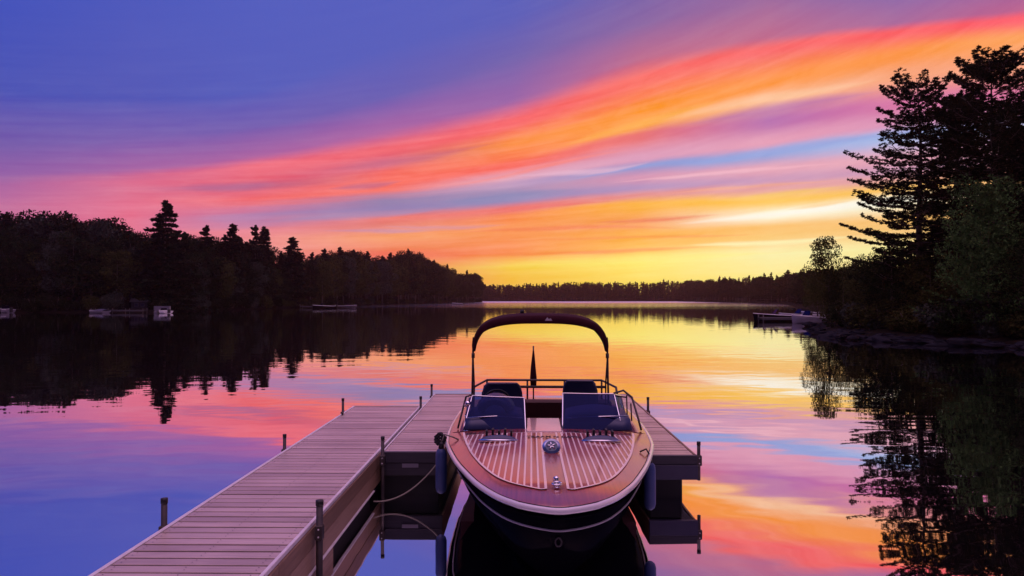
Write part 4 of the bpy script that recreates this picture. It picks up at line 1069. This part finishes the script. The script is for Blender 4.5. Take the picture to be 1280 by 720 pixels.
# ------------------------------------------------------------------ far craft and shore buildings
def small_boat(name, x, y, L_, rz, mt, label, cover=False, console=True):
    t = empty(name, (x,y,0), rz, label=label, cat='boat')
    rows = []
    for i in range(13):
        u = i/12; w = .95*math.sqrt(max(0,1-u**3.2))*(.9+.1*u); sh = .55+.25*u*u
        rows.append([(-w, L_*(u-.5), sh), (-w*.85, L_*(u-.5)*.97, .15), (0, L_*(u-.5)*.94, -.15), (w*.85, L_*(u-.5)*.97, .15), (w, L_*(u-.5), sh)])
    h = MB().grid(rows); h.add(rows[0], [(0,1,2,3,4)]); h.build('hull', mt, t, solid=.04)
    MB().tube([(p[0][0],p[0][1],p[0][2]+.02) for p in rows]+[(p[4][0],p[4][1],p[4][2]+.02) for p in rows[::-1]], .035, 6).build('gunwale', m_white, t)
    if cover: MB().grid([[(x_*.95*math.sqrt(max(0,1-(i/12)**3.2)), L_*(i/12-.5), .58+.25*(i/12)**2+.55*(1-x_*x_)*math.sin(min(1,i/12*1.3+.15)*math.pi)**.6) for x_ in np.linspace(-1,1,9)] for i in range(13)]).build('cover', m_vinyl, t)
    else:
        MB().box(-.7,.7,-L_*.35,L_*.15,.3,.55,.05).build('seating', m_dim, t)
        MB().add([(-.6,.35*L_*.4,.75),(.6,.35*L_*.4,.75),(.5,.2*L_*.4,1.2),(-.5,.2*L_*.4,1.2)],[(0,1,2,3)]).build('windscreen', m_glass, t, solid=.02)
        MB().box(-.2,.2,-L_*.5-.25,-L_*.5+.05,.1,.95,.04).build('outboard_motor', m_black, t)
    return t
def pontoon(x, y, rz, L_, label, roof=True):
    t = empty('pontoon_boat', (x,y,0), rz, label=label, cat='boat')
    for s in (-1,1): MB().tube([(s*.9,-L_/2,.15),(s*.9,L_/2-.5,.15),(s*.9,L_/2,.3)],[.3,.3,.08],12).build('pontoon', m_dim, t)
    MB().box(-1.2,1.2,-L_/2,L_/2-.2,.45,.53,.02).build('deck', m_dim, t)
    MB().box(-1.2,-1.14,-L_/2,L_/2-.3,.53,1.15).box(1.14,1.2,-L_/2,L_/2-.3,.53,1.15).box(-1.2,1.2,-L_/2,-L_/2+.06,.53,1.15).box(-1.2,1.2,L_/2-.36,L_/2-.3,.53,1.15).build('fence_panel', m_dim, t)
    if roof:
        MB().grid([[(x_*1.15,yy,2.3-.15*x_*x_) for x_ in np.linspace(-1,1,7)] for yy in (-L_*.3,0,L_*.25)]).build('sun_top', m_vinyl, t, solid=.04)
        p_ = MB()
        for a in (-1.1,1.1):
            for q in (-L_*.28,L_*.23): p_.tube([(a,q,.53),(a,q,2.2)],.025,6)
        p_.build('top_pole', m_dim, t)
    return t
def plain_dock(x0,x1,y0,y1,z,label,posts=True, rot=0):
    t = empty('shore_dock', ((x0+x1)/2,(y0+y1)/2,0), rot, label=label, cat='dock'); hx, hy = (x1-x0)/2,(y1-y0)/2
    b = MB(); q = -hx
    if hx > hy:
        while q < hx-.05: b.box(q,q+.2,-hy,hy,z-.05,z,.004); q += .22
    else:
        q = -hy
        while q < hy-.05: b.box(-hx,hx,q,q+.2,z-.05,z,.004); q += .22
    b.build('deck_boards', m_float, t); MB().box(-hx,hx,-hy-.03,-hy,z-.25,z,.01).box(-hx,hx,hy,hy+.03,z-.25,z,.01).build('side_beam', m_navywood, t)
    p_ = MB()
    for a in np.linspace(-hx+.1,hx-.1,4):
        for c_ in (-hy-.06,hy+.06): p_.tube([(a,c_,-.8),(a,c_,z+.3)],.06,8)
    p_.build('post', m_post, t)
x,y,_ = at(120,122,0); small_boat('runabout_boat', x, y, 3.6, R(70), m_dim, 'white hulled boat under a dark cover moored at the dark left shore', cover=True).scale = (1,1,.62)
x,y,_ = at(201,123,0); pontoon(x, y, R(20), 2.0, 'pale pontoon boat moored near the small house on the left shore', roof=False)
x,y,_ = at(204,120,0); small_boat('rowing_boat', x, y, 2.0, R(60), m_white, 'small white boat beside the pale pontoon boat on the left shore').scale = (1,1,.7)
x,y,_ = at(4,123,0); small_boat('rowing_boat', x, y, 2.0, R(70), m_dim, 'tiny pale boat at the far left edge of the water')
x,y,_ = at(150,124,0); plain_dock(x-5,x+4,y-.6,y+.6,.5,'low board dock in front of the small house on the left shore')
# house
x,y,_ = at(174,134,0); hs = empty('shore_house', (x,y,.6), R(12), label='small pale house with a chimney among the dark trees on the left shore', cat='house'); hs.scale = (.72,.72,.72)
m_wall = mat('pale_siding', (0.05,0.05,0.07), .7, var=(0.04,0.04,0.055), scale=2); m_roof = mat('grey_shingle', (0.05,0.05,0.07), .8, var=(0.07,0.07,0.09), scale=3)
MB().box(-1.9,1.9,-1.5,1.5,-.5,1.7,.02).build('wall', m_wall, hs)
MB().add([(-2.2,-1.85,1.62),(2.2,-1.85,1.62),(2.2,0,2.75),(-2.2,0,2.75),(-2.2,1.85,1.62),(2.2,1.85,1.62)],[(0,1,2,3),(3,2,5,4),(0,3,4),(1,5,2)]).build('roof', m_roof, hs, solid=.12)
MB().box(-2.75,-2.2,-.4,.3,-.5,4.3,.03).build('chimney', m_rock, hs)
for a in (-1.1,.3):
    f_ = MB().box(a,a+.9,-1.56,-1.505,.55,1.35,.01).build('window', m_dim, hs); MB().box(a+.08,a+.82,-1.58,-1.562,.63,1.27).build('pane', m_vinyl, f_)
# far left-centre dock with craft
x,y,_ = at(412,190,0); plain_dock(x-7.5,x+6.5,y-1,y+1,.55,'low dark dock reaching out from the left shore below the olive trees')
x,y,_ = at(405,188,0); small_boat('runabout_boat', x, y, 6.5, R(82), m_hull, 'dark hulled boat with a pale rim lying along the dark dock on the left shore')
x,y,_ = at(432,192,0); small_boat('runabout_boat', x, y, 5.5, R(-88), m_dim, 'small motorboat at the outer end of the dark dock on the left shore')
x,y,_ = at(572,310,0); small_boat('fishing_boat', x, y, 5.0, R(80), m_dim, 'tiny pale boat adrift off the tip of the left wooded point')
# right docks and boats
x,y,_ = at(985,76,0); plain_dock(x-3.0,x+8.0,y-.7,y+.7,.45,'long pale dock below the young trees on the right shore')
x,y,_ = at(975,78.5,0); small_boat('runabout_boat', x, y, 5.8, R(86), m_hull, 'dark hulled runabout with a pale rim at the outer end of the right shore dock')
x,y,_ = at(1003,80.5,0); small_boat('runabout_boat', x, y, 5.6, R(95), m_dim, 'white runabout tied along the dock on the right shore')
x,y,_ = at(1030,90,0); small_boat('runabout_boat', x, y, 5.6, R(80), m_dim, 'covered runabout lying deepest in the right hand mooring', cover=True)
x,y,_ = at(1012,71,0); small_boat('rowing_boat', x, y, 4.0, R(100), m_dim, 'small bare metal rowing boat in front of the long dock on the right')

# ------------------------------------------------------------------ haze
HZ = 0.00022
hm = bpy.data.materials.new('evening_haze'); hm.use_nodes = True; t = hm.node_tree; t.nodes.clear()
pv = t.nodes.new('ShaderNodeVolumePrincipled'); pv.inputs['Color'].default_value = (1.0,0.58,0.50,1); pv.inputs['Density'].default_value = HZ; pv.inputs['Anisotropy'].default_value = .75
oo = t.nodes.new('ShaderNodeOutputMaterial'); t.links.new(pv.outputs[0], oo.inputs['Volume'])
if HZ > 0: MB().box(-1000,1000,-90,1200,-2.2,48).build('haze', hm, kind='stuff', label='thin warm evening haze over the lake', cat='haze')
